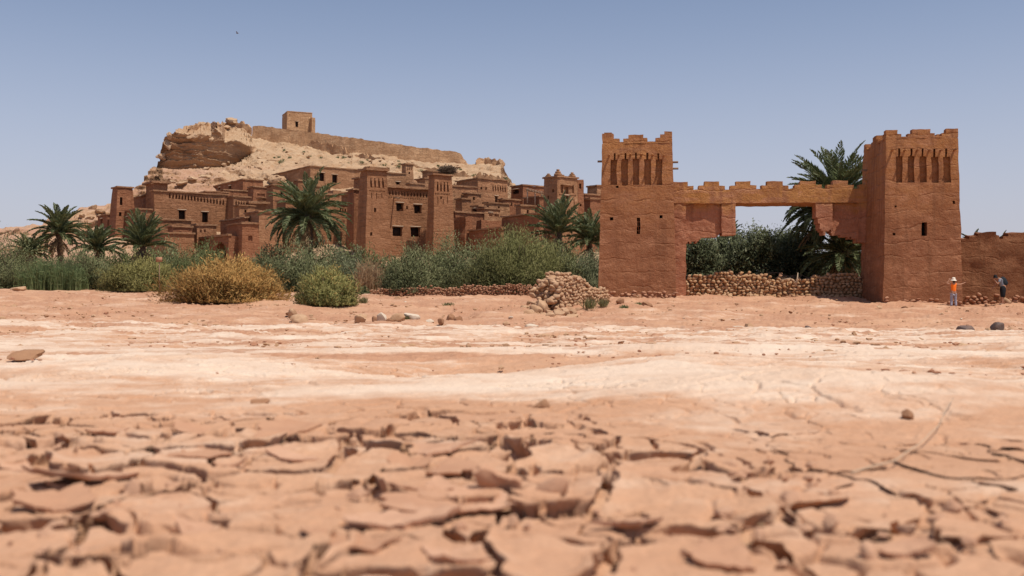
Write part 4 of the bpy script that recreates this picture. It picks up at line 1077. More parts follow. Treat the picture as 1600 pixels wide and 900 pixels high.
# ------------------------------------------------------------------ the ochre gate: two towers and the broken wall between them
def gateway():
    root = empty('gateway', (*px2(1200, 450, 56)[:2], gz(14.3, 56)))
    tag(root, 'ochre mud gateway with two battlemented towers and a broken crenellated lintel wall', 'gateway')
    rng = np.random.RandomState(5)
    specs = [
        dict(xl=936, xm=941, xr=1050, yt=222.5, yb=467, d=55.2, th=-9, L=3.6, batter=0.026,
             niche=[(954.6, 964.7), (971.7, 981.7), (989, 998.7), (1006.3, 1016.7), (1023.7, 1033.7)], ny=(249, 289),
             slot=[960.3, 977.4, 994.3, 1011.4, 1028.3], sy=239, stick=[952.3, 967.4, 985.3, 1002, 1019.4, 1036.7], by=243,
             holes=[(963, 290.5, 967, 294), (955, 339, 960, 344), (1029, 336.5, 1034, 341.5)], slit=(995, 341, 1000, 366),
             mer=[(941, 958, 210), (958, 966, 216), (974, 982, 216), (982, 1005.5, 210.5), (1005.5, 1013, 216), (1024, 1032, 216), (1032, 1050, 209.5)], side_steps=3),
        dict(xl=1354, xm=1384.5, xr=1497, yt=214, yb=478, d=52.4, th=-8, L=5.6, batter=0.020,
             niche=[(1400.7, 1410.7), (1418.7, 1428.7), (1436.7, 1447.3), (1455, 1465.6), (1472.7, 1484)], ny=(244.5, 285.3),
             slot=[1405.4, 1423.3, 1441.5, 1459.7, 1477.7], sy=232, stick=[1394, 1413.3, 1432.5, 1451, 1468.7, 1490], by=235,
             holes=[(1399, 321, 1402, 324), (1486, 313.5, 1490, 318.5), (1396.5, 364, 1401, 368)], slit=(1439, 347, 1447.5, 369),
             mer=[(1384.5, 1402, 203.5), (1402, 1408, 209), (1418, 1425, 208.5), (1425, 1453, 202), (1453, 1461, 208), (1471, 1478, 208), (1478, 1497, 202)], side_steps=3)]
    for S in specs:
        bk = Block(S['xl'], S['xm'], S['xr'], S['yt'], S['yb'], S['d'], S['th'], S['L'], S['batter'], 1.2)
        f = []
        for (a, b_) in S['niche']:
            c = (a + b_) / 2
            f.append((bk.u_front(a), bk.z_front(c, S['ny'][1]), bk.u_front(b_), bk.z_front(c, S['ny'][0]), .23))
        for c in S['slot']:
            f.append((bk.u_front(c - 1.5), bk.z_front(c, S['ny'][0]), bk.u_front(c + 1.5), bk.z_front(c, S['sy']), .30))
        for r in S['holes'] + [S['slit']]:
            f.append((bk.u_front(r[0]), bk.z_front(r[0], r[3]), bk.u_front(r[2]), bk.z_front(r[0], r[1]), .55))
        side = [(1.6, 3.0, 1.75, 3.15, .3), (2.4, 1.2, 2.55, 1.35, .3)]
        mb = MB(); bk.shaft(mb, {'front': f, 'left': side}, .22, .045, 1.1, top=bk.zt - .1)
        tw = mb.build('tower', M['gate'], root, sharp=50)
        # battlements: a thin stepped wall round the roof
        pm = MB()
        def zof(u):
            px_ = None
            for (a, b_, y) in S['mer']:
                if bk.u_front(a) - 1e-3 <= u < bk.u_front(b_) + 1e-3: return bk.z_front((a + b_) / 2, y)
            return bk.zt + .02
        ztop = bk.z_front(S['xm'], 201)
        def ring(sidename, ln, zf, w0):
            us = lines(w0, ln - w0, .12, [bk.u_front(m[0]) for m in S['mer']] if sidename in ('front', 'back') else [ln * k / 12 for k in range(13)])
            vs = lines(bk.zt - .1, ztop, .1, [bk.zt] + [bk.zt + (ztop - bk.zt) * k / 2 for k in (1, 2)])
            dp = np.zeros((len(us) - 1, len(vs) - 1))
            for i in range(len(us) - 1):
                h = zf((us[i] + us[i + 1]) / 2)
                for j in range(len(vs) - 1):
                    if j > 0 and (vs[j] + vs[j + 1]) / 2 > h: dp[i, j] = np.nan
            relief(pm, us, vs, dp, lambda u, v, w: bk.pt(sidename, u, v, w), .42, .03, 1.6)
        step = (ztop - bk.zt)
        def zside(u):
            t = u / bk.L * 3
            k = t % 1.0
            e = min(k, 1 - k)
            if t < .22 or t > 2.78: return ztop
            m = abs(t - 1.5)
            if m < .28: return ztop
            if m < .45 or t < .40 or t > 2.6: return bk.zt + step * .5
            return bk.zt + .02
        ring('front', bk.R, zof, 0); ring('back', bk.R, zof, 0)
        ring('left', bk.L, zside, .425); ring('right', bk.L, zside, .425)
        pm.build('battlement', M['gate'], tw, sharp=45)
        for px_ in S['stick']:
            b = MB(); u = bk.u_front(px_); z = bk.z_front(px_, S['by'])
            a = bk.pt('front', np.array([u]), np.array([z]), np.array([.15]))[0]
            b.tube([a, a - bk.e2 * .52 + np.array([rng.normal() * .02, 0, rng.normal() * .02])], .055, 7, tint=rng.rand()); b.build('beam_end', M['gate'] if S['d'] > 54 else M['gate'], tw)
        if S['d'] > 54:
            for (sd, u, z) in (('left', 1.2, bk.z_front(941, 248)), ('right', 1.4, bk.z_front(1050, 248.5)), ('right', 1.1, bk.z_front(1050, 259.8))):
                b = MB(); a = bk.pt(sd, np.array([u]), np.array([z]), np.array([.3]))[0]
                dr = -bk.e1 if sd == 'left' else bk.e1
                b.tube([a, a + dr * .62], .06, 7); b.build('beam_end', M['wood'], tw)
        else:
            b = MB(); a = bk.pt('left', np.array([4.6]), np.array([bk.z_front(1384, 250)]), np.array([.3]))[0]
            b.tube([a, a - bk.e1 * .6], .06, 7); b.build('beam_end', M['wood'], tw)
        # slit with rungs
        w = MB(); r = S['slit']
        u0, u1 = bk.u_front(r[0]), bk.u_front(r[2]); z0, z1 = bk.z_front(r[0], r[3]), bk.z_front(r[0], r[1])
        q = np.vstack([bk.pt('front', np.array([u0, u1, u1, u0]), np.array([z0, z0, z1, z1]), np.full(4, x)) for x in (.48, .53)])
        w.add(q, quads=[(0, 1, 2, 3), (4, 7, 6, 5), (0, 4, 5, 1), (1, 5, 6, 2), (2, 6, 7, 3), (3, 7, 4, 0)])
        so = w.build('window', M['dark'], tw)
        if S['d'] > 54:
            g = MB()
            for k in range(3):
                z = z0 + (z1 - z0) * (.22 + .28 * k)
                q = bk.pt('front', np.array([u0, u1]), np.array([z, z]), np.array([.16, .16])); g.tube(q, .028, 5)
            q = bk.pt('front', np.array([(u0 + u1) / 2 + .01] * 2), np.array([z0, z1]), np.array([.2, .2])); g.tube(q, .022, 5)
            g.build('window_grille', M['gate'], tw)
        for r in S['holes']:
            u0, u1 = bk.u_front(r[0]) + .01, bk.u_front(r[2]) - .01; z0, z1 = bk.z_front(r[0], r[3]), bk.z_front(r[0], r[1])
            w = MB(); q = np.vstack([bk.pt('front', np.array([u0, u1, u1, u0]), np.array([z0, z0, z1, z1]), np.full(4, x)) for x in (.46, .53)])
            w.add(q, quads=[(0, 1, 2, 3), (4, 7, 6, 5), (0, 4, 5, 1), (1, 5, 6, 2), (2, 6, 7, 3), (3, 7, 4, 0)]); w.build('putlog_hole', M['dark'], tw)
        # footing of field stones showing at the base
        fm = MB(); zb = [gz(*bk.pt('front', np.array([u]), np.array([bk.zb + 1.2]), np.array([0]))[0][:2]) for u in (0, bk.R)]
        for row in range(4):
            u = 0
            while u < bk.R:
                w_ = rng.uniform(.16, .36); z = np.interp(u, [0, bk.R], zb) + row * .13 - .12 + rng.normal() * .02
                if rng.rand() < (1, 1, .9, .45)[row]:
                    p, t = stone_pts(rng, (w_ * .52, .16, .085), 2, .25, .15)
                    e = bk.pt('front', np.array([u + w_ / 2]), np.array([z]), np.array([.035]))[0]
                    fm.add(p @ np.array([bk.e1, bk.e2, [0, 0, 1]]) + e, tris=t, tint=rng.rand())
                u += w_
        fm.build('stone_footing', M['stone_red'], tw)
    # the wall between the towers
    bk = Block(1050, 1052, 1378, 283, 470, 57.6, -4, 2.6, 0.0, 1.0)
    ufn = bk.u_front; zfn = bk.z_front
    zl = zfn(1200, 317); ztop = zfn(1200, 283); zgap = zfn(1200, 295); zst = zfn(1200, 289.3)
    tops = [(1052, 1074.5), (1101, 1124), (1150, 1173), (1199, 1223), (1251, 1275), (1301, 1325), (1352, 1378)]
    us = lines(0, ufn(1375), .15, [ufn(x) for a in tops for x in a] + [ufn(a[0] - 9) for a in tops[1:]] + [ufn(a[1] + 9) for a in tops])
    vs = lines(zl, ztop, .12, [zgap, zst])
    dp = np.zeros((len(us) - 1, len(vs) - 1))
    for i in range(len(us) - 1):
        u = (us[i] + us[i + 1]) / 2
        h = zgap
        for (a, b_) in tops:
            if ufn(a) <= u <= ufn(b_): h = ztop
            elif ufn(a - 9) <= u <= ufn(b_ + 9): h = max(h, zst)
        for j in range(len(vs) - 1):
            if (vs[j] + vs[j + 1]) / 2 > h: dp[i, j] = np.nan
    # lintel beam is deep, the battlements on it thin
    jz = np.searchsorted(vs, zgap - 1e-3) - 1
    mb = MB()
    relief(mb, us, vs[:jz + 1], dp[:, :jz], lambda u, v, w: bk.pt('front', u, v, w), 2.6, .035, 1.1)
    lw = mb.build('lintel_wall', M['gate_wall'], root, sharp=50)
    pm = MB(); relief(pm, us, vs[jz:], dp[:, jz:], lambda u, v, w: bk.pt('front', u, v, w), .5, .035, 1.1)
    pm.build('battlement', M['gate_wall'], lw, sharp=50)
    # hanging panels and jambs under the lintel
    zb = bk.zb
    fx = [1053, 1072, 1127.5, 1150, 1275, 1301, 1342, 1354, 1375]
    us = lines(0, ufn(1375), .11, [ufn(x) for x in fx]); vs = lines(zb, zl - .003, .11, [])
    dp = np.full((len(us) - 1, len(vs) - 1), np.nan)
    jl = lambda x: np.interp(x, [1072, 1090, 1093, 1115, 1127.5, 1128, 1150], [378.5, 378, 372, 370, 366, 367.5, 366.5])
    jr = lambda x: np.interp(x, [1274, 1275, 1277, 1281, 1288, 1295, 1302, 1318, 1331, 1338, 1343, 1354], [318, 334, 346, 355, 364, 358, 366, 369, 370.5, 374, 378, 379])
    for i in range(len(us) - 1):
        u = (us[i] + us[i + 1]) / 2; Pp = bk.P + u * bk.e1; x = 800 + F * Pp[0] / Pp[1]
        for j in range(len(vs) - 1):
            v = (vs[j] + vs[j + 1]) / 2; y = 450 - F * v / Pp[1]
            jag = 3.4 * perlin(np.array([[x * .22, y * .22, 1.3]]))[0]
            if x < 1072: dp[i, j] = 0.03
            elif x < 1127.5:
                if y < jl(x) + jag: dp[i, j] = .25
            elif x < 1150:
                if y < jl(x) + jag * .5: dp[i, j] = .02
            elif x < 1275: pass
            elif x < 1301:
                if y < jr(x) + jag: dp[i, j] = .02
            elif x < 1342:
                if y < jr(x) + jag: dp[i, j] = .25
            elif x < 1354:
                if y < jr(x): dp[i, j] = .03
            else: dp[i, j] = .05
    um = ufn(1210); d1 = dp.copy(); d1[(us[:-1] + us[1:]) / 2 > um] = np.nan
    mb = MB(); relief(mb, us, vs, d1, lambda u, v, w: bk.pt('front', u, v, w), .95, .045, 1.3)
    mb.build('gate_panel', M['gate_wall'], root, sharp=50)
    mb = MB(); d2 = dp.copy(); d2[(us[:-1] + us[1:]) / 2 < um] = np.nan
    relief(mb, us, vs, d2, lambda u, v, w: bk.pt('front', u, v, w), .95, .045, 1.3); mb.build('gate_panel', M['gate_wall'], root, sharp=50)
    return bk
GATE = gateway()

# dry stone wall closing the gate
def gate_stone_wall():
    rng = np.random.RandomState(12); bk = GATE
    u0, u1 = bk.u_front(1071), bk.u_front(1356)
    def cf(u, z, w):
        p = bk.P + (u0 + u) * bk.e1 + (0.75 + w) * bk.e2
        return np.array([p[0], p[1], gz(p[0], p[1]) - .05 + z])
    def hf(u):
        x = 1071 + (1356 - 1071) * u / (u1 - u0)
        return np.interp(x, [1071, 1085, 1140, 1165, 1215, 1255, 1290, 1318, 1345, 1356], [1.22, 1.3, 1.42, 1.36, 1.2, 1.16, 1.36, 1.52, 1.42, 1.2]) - .12
    mb = stone_wall_mesh(rng, cf, u1 - u0, hf, .25)
    for k in range(26):                                           # toes of the heap
        u = rng.uniform(0, u1 - u0); p, t = stone_pts(rng, (.16, .14, .11), 2, .3, .4)
        c = cf(u, .03, -.45 - .25 * rng.rand()); c[2] = gz(c[0], c[1]) + .03
        mb.add(p + c, tris=t, tint=rng.rand())
    a = cf(0, -.2, .45); b = cf(u1 - u0, -.2, .45)
    n = 24; pts = []
    for k in range(n + 1):
        u = (u1 - u0) * k / n; h = hf(u) - .12
        pts += [cf(u, -.3, .12), cf(u, h, .12), cf(u, h, .6), cf(u, -.3, .6)]
    mb.add(pts, quads=[(4 * k + a_, 4 * k + b_, 4 * k + 4 + b_, 4 * k + 4 + a_) for k in range(n) for a_, b_ in ((0, 1), (1, 2), (2, 3))], tint=.2)
    tag(mb.build('dry_stone_wall', M['stone'], loc=cf((u1 - u0) / 2, 0, 0)), 'dry stone wall of rounded ochre stones closing the gate opening', 'wall')
gate_stone_wall()

def mud_side_wall():
    rng = np.random.RandomState(4)
    bk = Block(1500, 1503, 1690, 373, 478, 53.6, -6, .9, .02, 1.0)
    root = empty('mud_wall', (*bk.P[:2], gz(*bk.P[:2])))
    tag(root, 'rough red mud wall with stubby merlons running off from the gate tower', 'wall', kind='thing')
    zt = bk.zt; ztop = bk.z_front(1540, 363)
    uf = bk.u_front
    us = lines(0, bk.R, .22, []); vs = lines(bk.zb, ztop, .22, [zt])
    dp = np.zeros((len(us) - 1, len(vs) - 1))
    for i in range(len(us) - 1):
        u = (us[i] + us[i + 1]) / 2; P_ = bk.P + u * bk.e1; x = 800 + F * P_[0] / P_[1]
        h = ztop if (1528 < x < 1557 or 1574 < x < 1606 or 1630 < x < 1660) else (zt + .16 if (1518 < x < 1561 or 1569 < x) else zt)
        for j in range(len(vs) - 1):
            if (vs[j] + vs[j + 1]) / 2 > h: dp[i, j] = np.nan
    mb = MB(); relief(mb, us, vs, dp, lambda u, v, w: bk.pt('front', u, v, w), .9, .12, 1.0)
    mb.build('wall', M['wall_red'], root, sharp=60)
    fm = MB()
    for row in range(5):
        u = .1
        while u < bk.R:
            w_ = rng.uniform(.18, .42); e = bk.pt('front', np.array([u + w_ / 2]), np.array([0]), np.array([.02]))[0]
            z = gz(e[0], e[1]) + row * .14 - .1 + rng.normal() * .03
            if rng.rand() < (1, .95, .85, .6, .3)[row]:
                p, t = stone_pts(rng, (w_ * .5, .16, .09), 2, .3, .2); e = bk.pt('front', np.array([u + w_ / 2]), np.array([z]), np.array([.02]))[0]
                fm.add(p + e, tris=t, tint=rng.rand())
            u += w_
    fm.build('stone_footing', M['stone_red'], root)
mud_side_wall()

# low field wall and the broken stone wall in front of it
def field_walls():
    rng = np.random.RandomState(21)
    a = ground_at(575, 57.2); b = ground_at(862, 56.4); L = np.linalg.norm(b - a); e = (b - a) / L; nrm = np.array([-e[1], e[0], 0])
    def cf(u, z, w):
        p = a + e * u + nrm * w; return np.array([p[0], p[1], gz(p[0], p[1]) + z])
    hf = lambda u: np.interp(u / L, [0, .1, .3, .6, .85, 1], [.25, .38, .5, .58, .62, .6])
    mb = stone_wall_mesh(rng, cf, L, hf, .15, thick=.3)
    tag(mb.build('field_wall', M['stone_ledge'], loc=cf(L / 2, 0, 0)), 'long low reddish stone field wall under the tamarisk bushes', 'wall')
    # broken wall: from its end face near the viewer back towards the gate tower
    a = ground_at(866, 44.0); b = ground_at(950, 51.5); L = np.linalg.norm((b - a)[:2]); e = (b - a) / L; e[2] = 0; nrm = np.array([-e[1], e[0], 0])
    def cf2(u, z, w):
        p = a + e * u + nrm * w; return np.array([p[0], p[1], gz(p[0], p[1]) + z])
    hf2 = lambda u: np.interp(u / L, [0, .06, .2, .45, .65, 1], [1.25, 1.6, 1.55, 1.15, .75, .5])
    mb = stone_wall_mesh(rng, cf2, L, hf2, .21, thick=.45)
    z = -.1                                           # the broken end face
    while z < 1.2:
        for w in np.arange(-.1, 1.15, .21):
            p, t = stone_pts(rng, (.15, .17, .12), 2, .3, .4); mb.add(p + cf2(-.04 + rng.normal() * .07, z, w - .25 + rng.normal() * .04), tris=t, tint=rng.rand())
        z += .16
    for k in range(50):
        t_ = rng.rand() ** 1.3; q_ = cf2(-.1 - .8 * t_, 0, rng.uniform(-.35, .8)); hh = 1.2 * (1 - t_) * rng.rand()
        p, t = stone_pts(rng, np.array([.17, .15, .11]) * rng.uniform(.6, 1.35), 2, .3, .5); mb.add(p + q_ + np.array([-.5 * t_, 0, hh]), tris=t, tint=rng.rand())
    n = 16; pts = []
    for k in range(n + 1):
        u = L * k / n; h = hf2(u) - .08
        pts += [cf2(u, -.3, .08), cf2(u, h - .05, .08), cf2(u, h - .05, .42), cf2(u, -.3, .42)]
    mb.add(pts, quads=[(4 * k + p_, 4 * k + q_, 4 * k + 4 + q_, 4 * k + 4 + p_) for k in range(n) for p_, q_ in ((0, 1), (1, 2), (2, 3))], tint=.1)
    for k in range(10):
        p, t = stone_pts(rng, (.45 * rng.uniform(.6, 1), .3, .16), 2, .35, .2); mb.add(p + cf2(rng.uniform(0, L * .5), hf2(0) * .93 + .06, .1 + .3 * rng.rand()), tris=t, tint=rng.rand())
    tag(mb.build('broken_stone_wall', M['stone_beige'], loc=cf2(L / 2, 0, 0)), 'broken end of a thick stone wall standing in the open before the gate tower', 'wall')
field_walls()

# ------------------------------------------------------------------ single stones
def stone(px, d, w, h, mat, label, seed, group=None, name='stone', cat='stone', depth=None, sub=3, rough=.3, tilt=.15, sink=.25):
    rng = np.random.RandomState(seed); c = ground_at(px, d)
    s = d / F
    p, t = stone_pts(rng, (w * s / 2, (depth or w) * s / 2 * .8, h * s / 2), sub, rough, tilt)
    p[:, 2] += -p[:, 2].min() - sink * (p[:, 2].max() - p[:, 2].min())
    mb = MB(); mb.add(p + c, tris=t, tint=rng.rand(len(p)) * .2 + rng.rand() * .8)
    o = mb.build(name, M[mat], loc=c, sharp=40)
    return tag(o, label, cat, group)
BG = 'stones lying along the edge of the riverbed'
named = [
    (42, 6.6, 54, 17, 'stone_brown', 'chipped brown stone alone on the pale crust far from the bank', .3),
    (458, 34.5, 16, 15, 'stone_beige', 'upright beige stone left of the pale round boulder', .2), (470, 33.2, 30, 13, 'stone_beige', 'broad flat beige boulder at the bank foot', .25),
    (455, 37, 20, 8, 'stone_brown', 'flat brown slab above the broad beige boulder', .3),
    (564, 33.5, 28, 13, 'stone_beige', 'sandy boulder half buried beside the white stones', .3), (595, 33, 22, 13, 'stone_white', 'white stone sitting lowest at the bank foot', .2),
    (622, 33.4, 20, 12, 'stone_beige', 'beige stone between the white stone and the domed boulder', .2), (642, 35, 24, 17, 'stone_white', 'pale domed boulder with a tuft beside it', .2),
    (586, 34.6, 12, 8, 'stone_brown', 'small brown stone behind the white stones', .2), (608, 32.6, 11, 7, 'stone_brown', 'small brown stone in front of the white stones', .2),
    (672, 33.6, 18, 7, 'stone_white', 'flat white slab right of the domed boulder', .2), (688, 33, 14, 9, 'stone_brown', 'angular brown stone right of the flat white slab', .2),
    (703, 36, 16, 12, 'stone_brown', 'reddish upright stone on the bank above the angular brown stone', .2), (716, 34.5, 17, 9, 'stone_brown', 'wedge shaped red stone low on the bank', .2),
    (828, 31.5, 24, 8, 'stone_white', 'long white stone near the shadow of the broken wall', .25), (792, 33, 14, 7, 'stone_beige', 'small beige pair of stones left of the long white stone', .2),
    (1172, 31, 22, 15, 'stone_beige', 'round cream boulder on the riverbed edge before the gate', .2), (1262, 30.5, 16, 12, 'stone_dark', 'dark grey stone on the riverbed edge before the gate opening', .2),
    (1250, 30, 20, 8, 'stone_beige', 'low beige stone touching the dark grey stone', .3), (1200, 30.6, 20, 6, 'stone_brown', 'low brown stone beside the round cream boulder', .3),
    (1510, 29.0, 35, 11, 'stone_dark', 'long dark flat boulder below the wall with people', .2), (1559, 29.0, 28, 17, 'stone_dark', 'dark angular boulder below the wall with people', .15),
    (1546, 31, 17, 9, 'stone_beige', 'pale stone behind the dark angular boulder', .2), (1572, 52.5, 18, 12, 'stone_beige', 'pale boulder at the bending person\'s feet', .2),
    (1150, 33.5, 24, 5, 'stone_white', 'thin pale slab lying on the bank before the gate', .3), (968, 47.5, 15, 10, 'stone_brown', 'grey brown stone at the foot of the ochre gate tower', .2),
    (1012, 47, 20, 8, 'stone_brown', 'dark flat stone before the ochre gate tower', .3),
    (846, 42, 28, 20, 'stone_beige', 'toppled block leaning left of the broken stone wall', .2), (836, 41.6, 26, 14, 'stone_beige', 'low toppled block farthest left of the broken stone wall', .25),
    (884, 40.0, 26, 12, 'stone_beige', 'fallen round stone under the broken wall end', .2), (872, 39.2, 22, 10, 'stone_beige', 'fallen stone lowest under the broken wall end', .25),
    (893, 39.5, 22, 9, 'stone_beige', 'fallen flat stone right below the broken wall end', .25), (862, 38.8, 16, 9, 'stone_beige', 'small fallen stone at the tip of the wall shadow', .25),
    (3, 31, 14, 10, 'stone_beige', 'beige stone at the edge of the pale streak', .2), (30, 62, 22, 9, 'stone_beige', 'sandy boulder in front of the green reeds', .25),
]
for i, (px_, d_, w_, h_, mt, lb, sk) in enumerate(named):
    k_ = 1.45 if (d_ > 31 and mt in ('stone_beige', 'stone_white', 'stone_brown')) else 1.15
    stone(px_, d_, w_ * (1.15 if k_ > 1.2 else 1), h_ * k_, mt, lb, 100 + i, BG if d_ > 25 else None, sink=sk)
rng = np.random.RandomState(77)
for i in range(110):
    px_ = rng.uniform(0, 1600); d_ = rng.uniform(31.5, 50)
    if px_ < 400: d_ = rng.uniform(31, 58)
    if px_ > 1500: d_ = min(d_, 48)
    w_ = np.clip(rng.lognormal(1.75, .45), 4, 15)
    mt = rng.choice(['stone_beige', 'stone_brown', 'stone_white', 'stone_red'], p=[.4, .3, .1, .2])
    stone(px_, d_, w_, w_ * rng.uniform(.4, .65), mt, 'small nondescript stone strewn on the earthen bank', 300 + i, 'small stones strewn on the bank', sub=2, sink=.3)

def pebbles():
    rng = np.random.RandomState(8); mb = MB(); v, t = ICO[1]
    n = 6500
    px_ = rng.uniform(-150, 1750, n); d = np.where(rng.rand(n) < .75, rng.uniform(30, 60, n), rng.uniform(6, 30, n))
    x = (px_ - 800) / F * d; z = base_z(x, d)
    cl = fbm(xyn(x, d, .25, .4, 77.0), 3)
    sz = rng.lognormal(-3.45, .45, n) * np.where(d < 30, .55 + d / 90, 1.0)
    for i in range(n):
        if cl[i] < rng.uniform(-.5, .5): continue
        s = sz[i] * np.array([rng.uniform(.8, 1.6), rng.uniform(.8, 1.4), rng.uniform(.45, .8)])
        p = v * (1 + .25 * rng.normal(size=(len(v), 1))) * s
        mb.add(p + np.array([x[i], d[i], z[i] + s[2] * .3]), tris=t, tint=rng.rand())
    o = mb.build('pebbles', M['stone_beige'], smooth=False)
    tag(o, 'scattered pebbles and grit on the stony bank', kind='stuff')
pebbles()

# clods of dried mud near the viewer
CG = 'clods of dried mud on the cracked crust'
def grit():
    rng = np.random.RandomState(18); mb = MB(); v, t = ICO[1]; n = 3800
    d = np.exp(rng.uniform(np.log(4.0), np.log(34), n)); px_ = rng.uniform(-150, 1750, n); x = (px_ - 800) / F * d; z = base_z(x, d)
    cl = fbm(xyn(x, d, .5, 1.6, 97.0), 3)
    for i in range(n):
        if cl[i] < rng.uniform(-.3, .7): continue
        s = rng.lognormal(-5.0, .5) * (.32 + d[i] / 13) * np.array([rng.uniform(.9, 2.2), rng.uniform(.8, 1.6), rng.uniform(.4, .9)])
        mb.add(v * (1 + .25 * rng.normal(size=(len(v), 1))) * s + np.array([x[i], d[i], z[i] + s[2] * .3]), tris=t, tint=rng.rand())
    tag(mb.build('grit', M['stone_red'], smooth=False), 'reddish crumbs of mud scattered over the pale riverbed crust', kind='stuff')
grit()
def clod(px, d, w, h, label, seed, rough=.35, mat='clod', lift=0.0, group=CG, depth=None):
    o = stone(px, d, w, h, mat, label, seed, group, 'mud_clod', 'mud clod', sub=3, rough=rough, tilt=.35, sink=.3, depth=depth)
    o.location.z += lift
    return o
clod(405, 2.72, 34, 20, 'lone triangular clod where the cracks begin', 900, mat='stone_brown')
clod(457, 5.3, 13, 9, 'small square clod alone on the pale crust', 901, mat='clod')
clod(846, 2.62, 26, 14, 'dark crumbled clod at the far edge of the cracks', 902, mat='stone_brown')
clod(1418, 2.35, 26, 20, 'dark upright clod on the pale mound', 903, mat='stone_brown')
clod(1478, 2.7, 10, 7, 'tiny brown clod on the pale mound', 904, mat='stone_brown')
clod(862, 1.46, 62, 44, 'rounded knob of mud beside the slab on edge', 906)
stone(462, 1.78, 14, 9, 'stone_white', 'white pebble among the mud cracks', 907, None, 'pebble', 'pebble')
rng = np.random.RandomState(33)
zones = [(1050, 1310, 1.42, 1.75, 26), (0, 330, 1.12, 1.6, 22), (330, 760, 1.05, 1.5, 20), (800, 1600, 1.05, 1.4, 34), (80, 520, 1.7, 2.2, 10)]
k = 0
for (a, b_, d0, d1, n) in zones:
    for i in range(n):
        px_ = rng.uniform(a, b_); d_ = rng.uniform(d0, d1); w_ = np.clip(rng.lognormal(3.0, .5), 9, 75) * 1.3 / d_
        clod(px_, d_, w_, w_ * rng.uniform(.35, .6), 'nondescript clod of broken mud among the cracks', 1000 + k); k += 1

rng = np.random.RandomState(64)
for i in range(44):
    t_ = rng.rand(); w_ = rng.uniform(7, 20)
    stone(rng.uniform(826, 905) - 8 * t_, 43.2 - 4.0 * t_, w_, w_ * rng.uniform(.45, .7), 'stone_beige', 'loose fallen stone scattered around the broken wall end', 3000 + i, 'stones fallen from the broken wall', sub=2, sink=.2)

def mud_plate(px, d, R, seed, label, group=None, tilt=(0, 0), curl=.012, th=.007, lift=0.0, squash=1.0, az=0.0):
    """thin curled plate of dried mud with a crisp broken outline"""
    rng = np.random.RandomState(seed); c = ground_at(px, d); n = 40; nr_ = 6
    an = np.linspace(0, 2 * np.pi, n, endpoint=False)
    k = rng.randint(5, 8); ca = np.sort(rng.uniform(0, 2 * np.pi, k)); cr = rng.uniform(.72, 1.1, k)
    corner = np.stack([cr * np.cos(ca), cr * np.sin(ca)], 1)
    rad = np.full(n, 9.0)                                   # polygon outline
    for i in range(k):
        a, b = corner[i], corner[(i + 1) % k]; e = b - a
        for j, t in enumerate(an):
            u = np.array([math.cos(t), math.sin(t)]); den = u[0] * e[1] - u[1] * e[0]
            if abs(den) < 1e-6: continue
            r = (a[0] * e[1] - a[1] * e[0]) / den; s_ = (a[0] * u[1] - a[1] * u[0]) / den
            if r > 0 and -.001 <= s_ <= 1.001: rad[j] = min(rad[j], r)
    rad = np.where(rad > 2, .9, rad) * (1 + .045 * rng.normal(size=n) + .12 * fbm(np.stack([np.cos(an) * 2, np.sin(an) * 2, an * 0 + seed], 1), 3))
    top = []
    for q in range(nr_ + 1):
        rho = q / nr_
        x = R * rho * rad * np.cos(an); y = R * rho * rad * np.sin(an) * squash
        z = curl * (rho * rad) ** 2.2 * (1 + .5 * np.cos(an * 2 + seed)) + .004 * fbm(np.stack([x * 22, y * 22, x * 0 + seed * .37], 1), 4, .6)
        top.append(np.stack([x, y, z], 1))
    bot = [t - np.array([0, 0, th]) for t in top]; bot[-1] = bot[-1] * np.array([.96, .96, 1])
    P = np.vstack(top + bot[::-1])
    cz, sz = math.cos(az), math.sin(az); P = P @ np.array([[cz, sz, 0], [-sz, cz, 0], [0, 0, 1]])
    ax, ay = tilt
    P = P @ np.array([[1, 0, 0], [0, math.cos(ax), math.sin(ax)], [0, -math.sin(ax), math.cos(ax)]]); P = P @ np.array([[math.cos(ay), 0, -math.sin(ay)], [0, 1, 0], [math.sin(ay), 0, math.cos(ay)]])
    P[:, 2] += -P[:, 2].min() * .75 + lift
    m = 2 * (nr_ + 1); q = [(i * n + j, i * n + (j + 1) % n, (i + 1) * n + (j + 1) % n, (i + 1) * n + j) for i in range(m - 1) for j in range(n)]
    mb = MB(); mb.add(P + c, quads=q, tint=rng.rand())
    return tag(mb.build('mud_plate', M['plate'], loc=c, sharp=35), label, 'mud plate', group)
mud_plate(776, 1.46, .042, 41, 'broken mud plate standing tipped forward with its dark underside showing', None, (-1.12, .12), .003, .010, -.004, .72)
mud_plate(690, 1.40, .11, 42, 'widest smooth mud plate lying flat beside the tipped plate', None, (.03, .03), .004, .006, -.002, .8)
rng = np.random.RandomState(71)
k = 0
for (a, b_, d0, d1, n_, R0, R1) in ((0, 420, 1.15, 1.75, 8, .035, .10), (380, 760, 1.08, 1.6, 6, .035, .095), (120, 560, 1.75, 2.2, 5, .05, .11), (560, 960, 1.6, 2.1, 3, .05, .10), (880, 1560, 1.08, 1.35, 3, .03, .06)):
    for i in range(n_):
        mud_plate(rng.uniform(a, b_), rng.uniform(d0, d1), rng.uniform(R0, R1), 4000 + k, 'loose curled plate of dried mud lying on the cracked crust', 'loose plates of dried mud', (rng.normal() * .085 + .02, rng.normal() * .085), rng.uniform(.002, .009), rng.uniform(.0035, .007), 0, rng.uniform(.65, 1), rng.uniform(0, 6.28)); k += 1

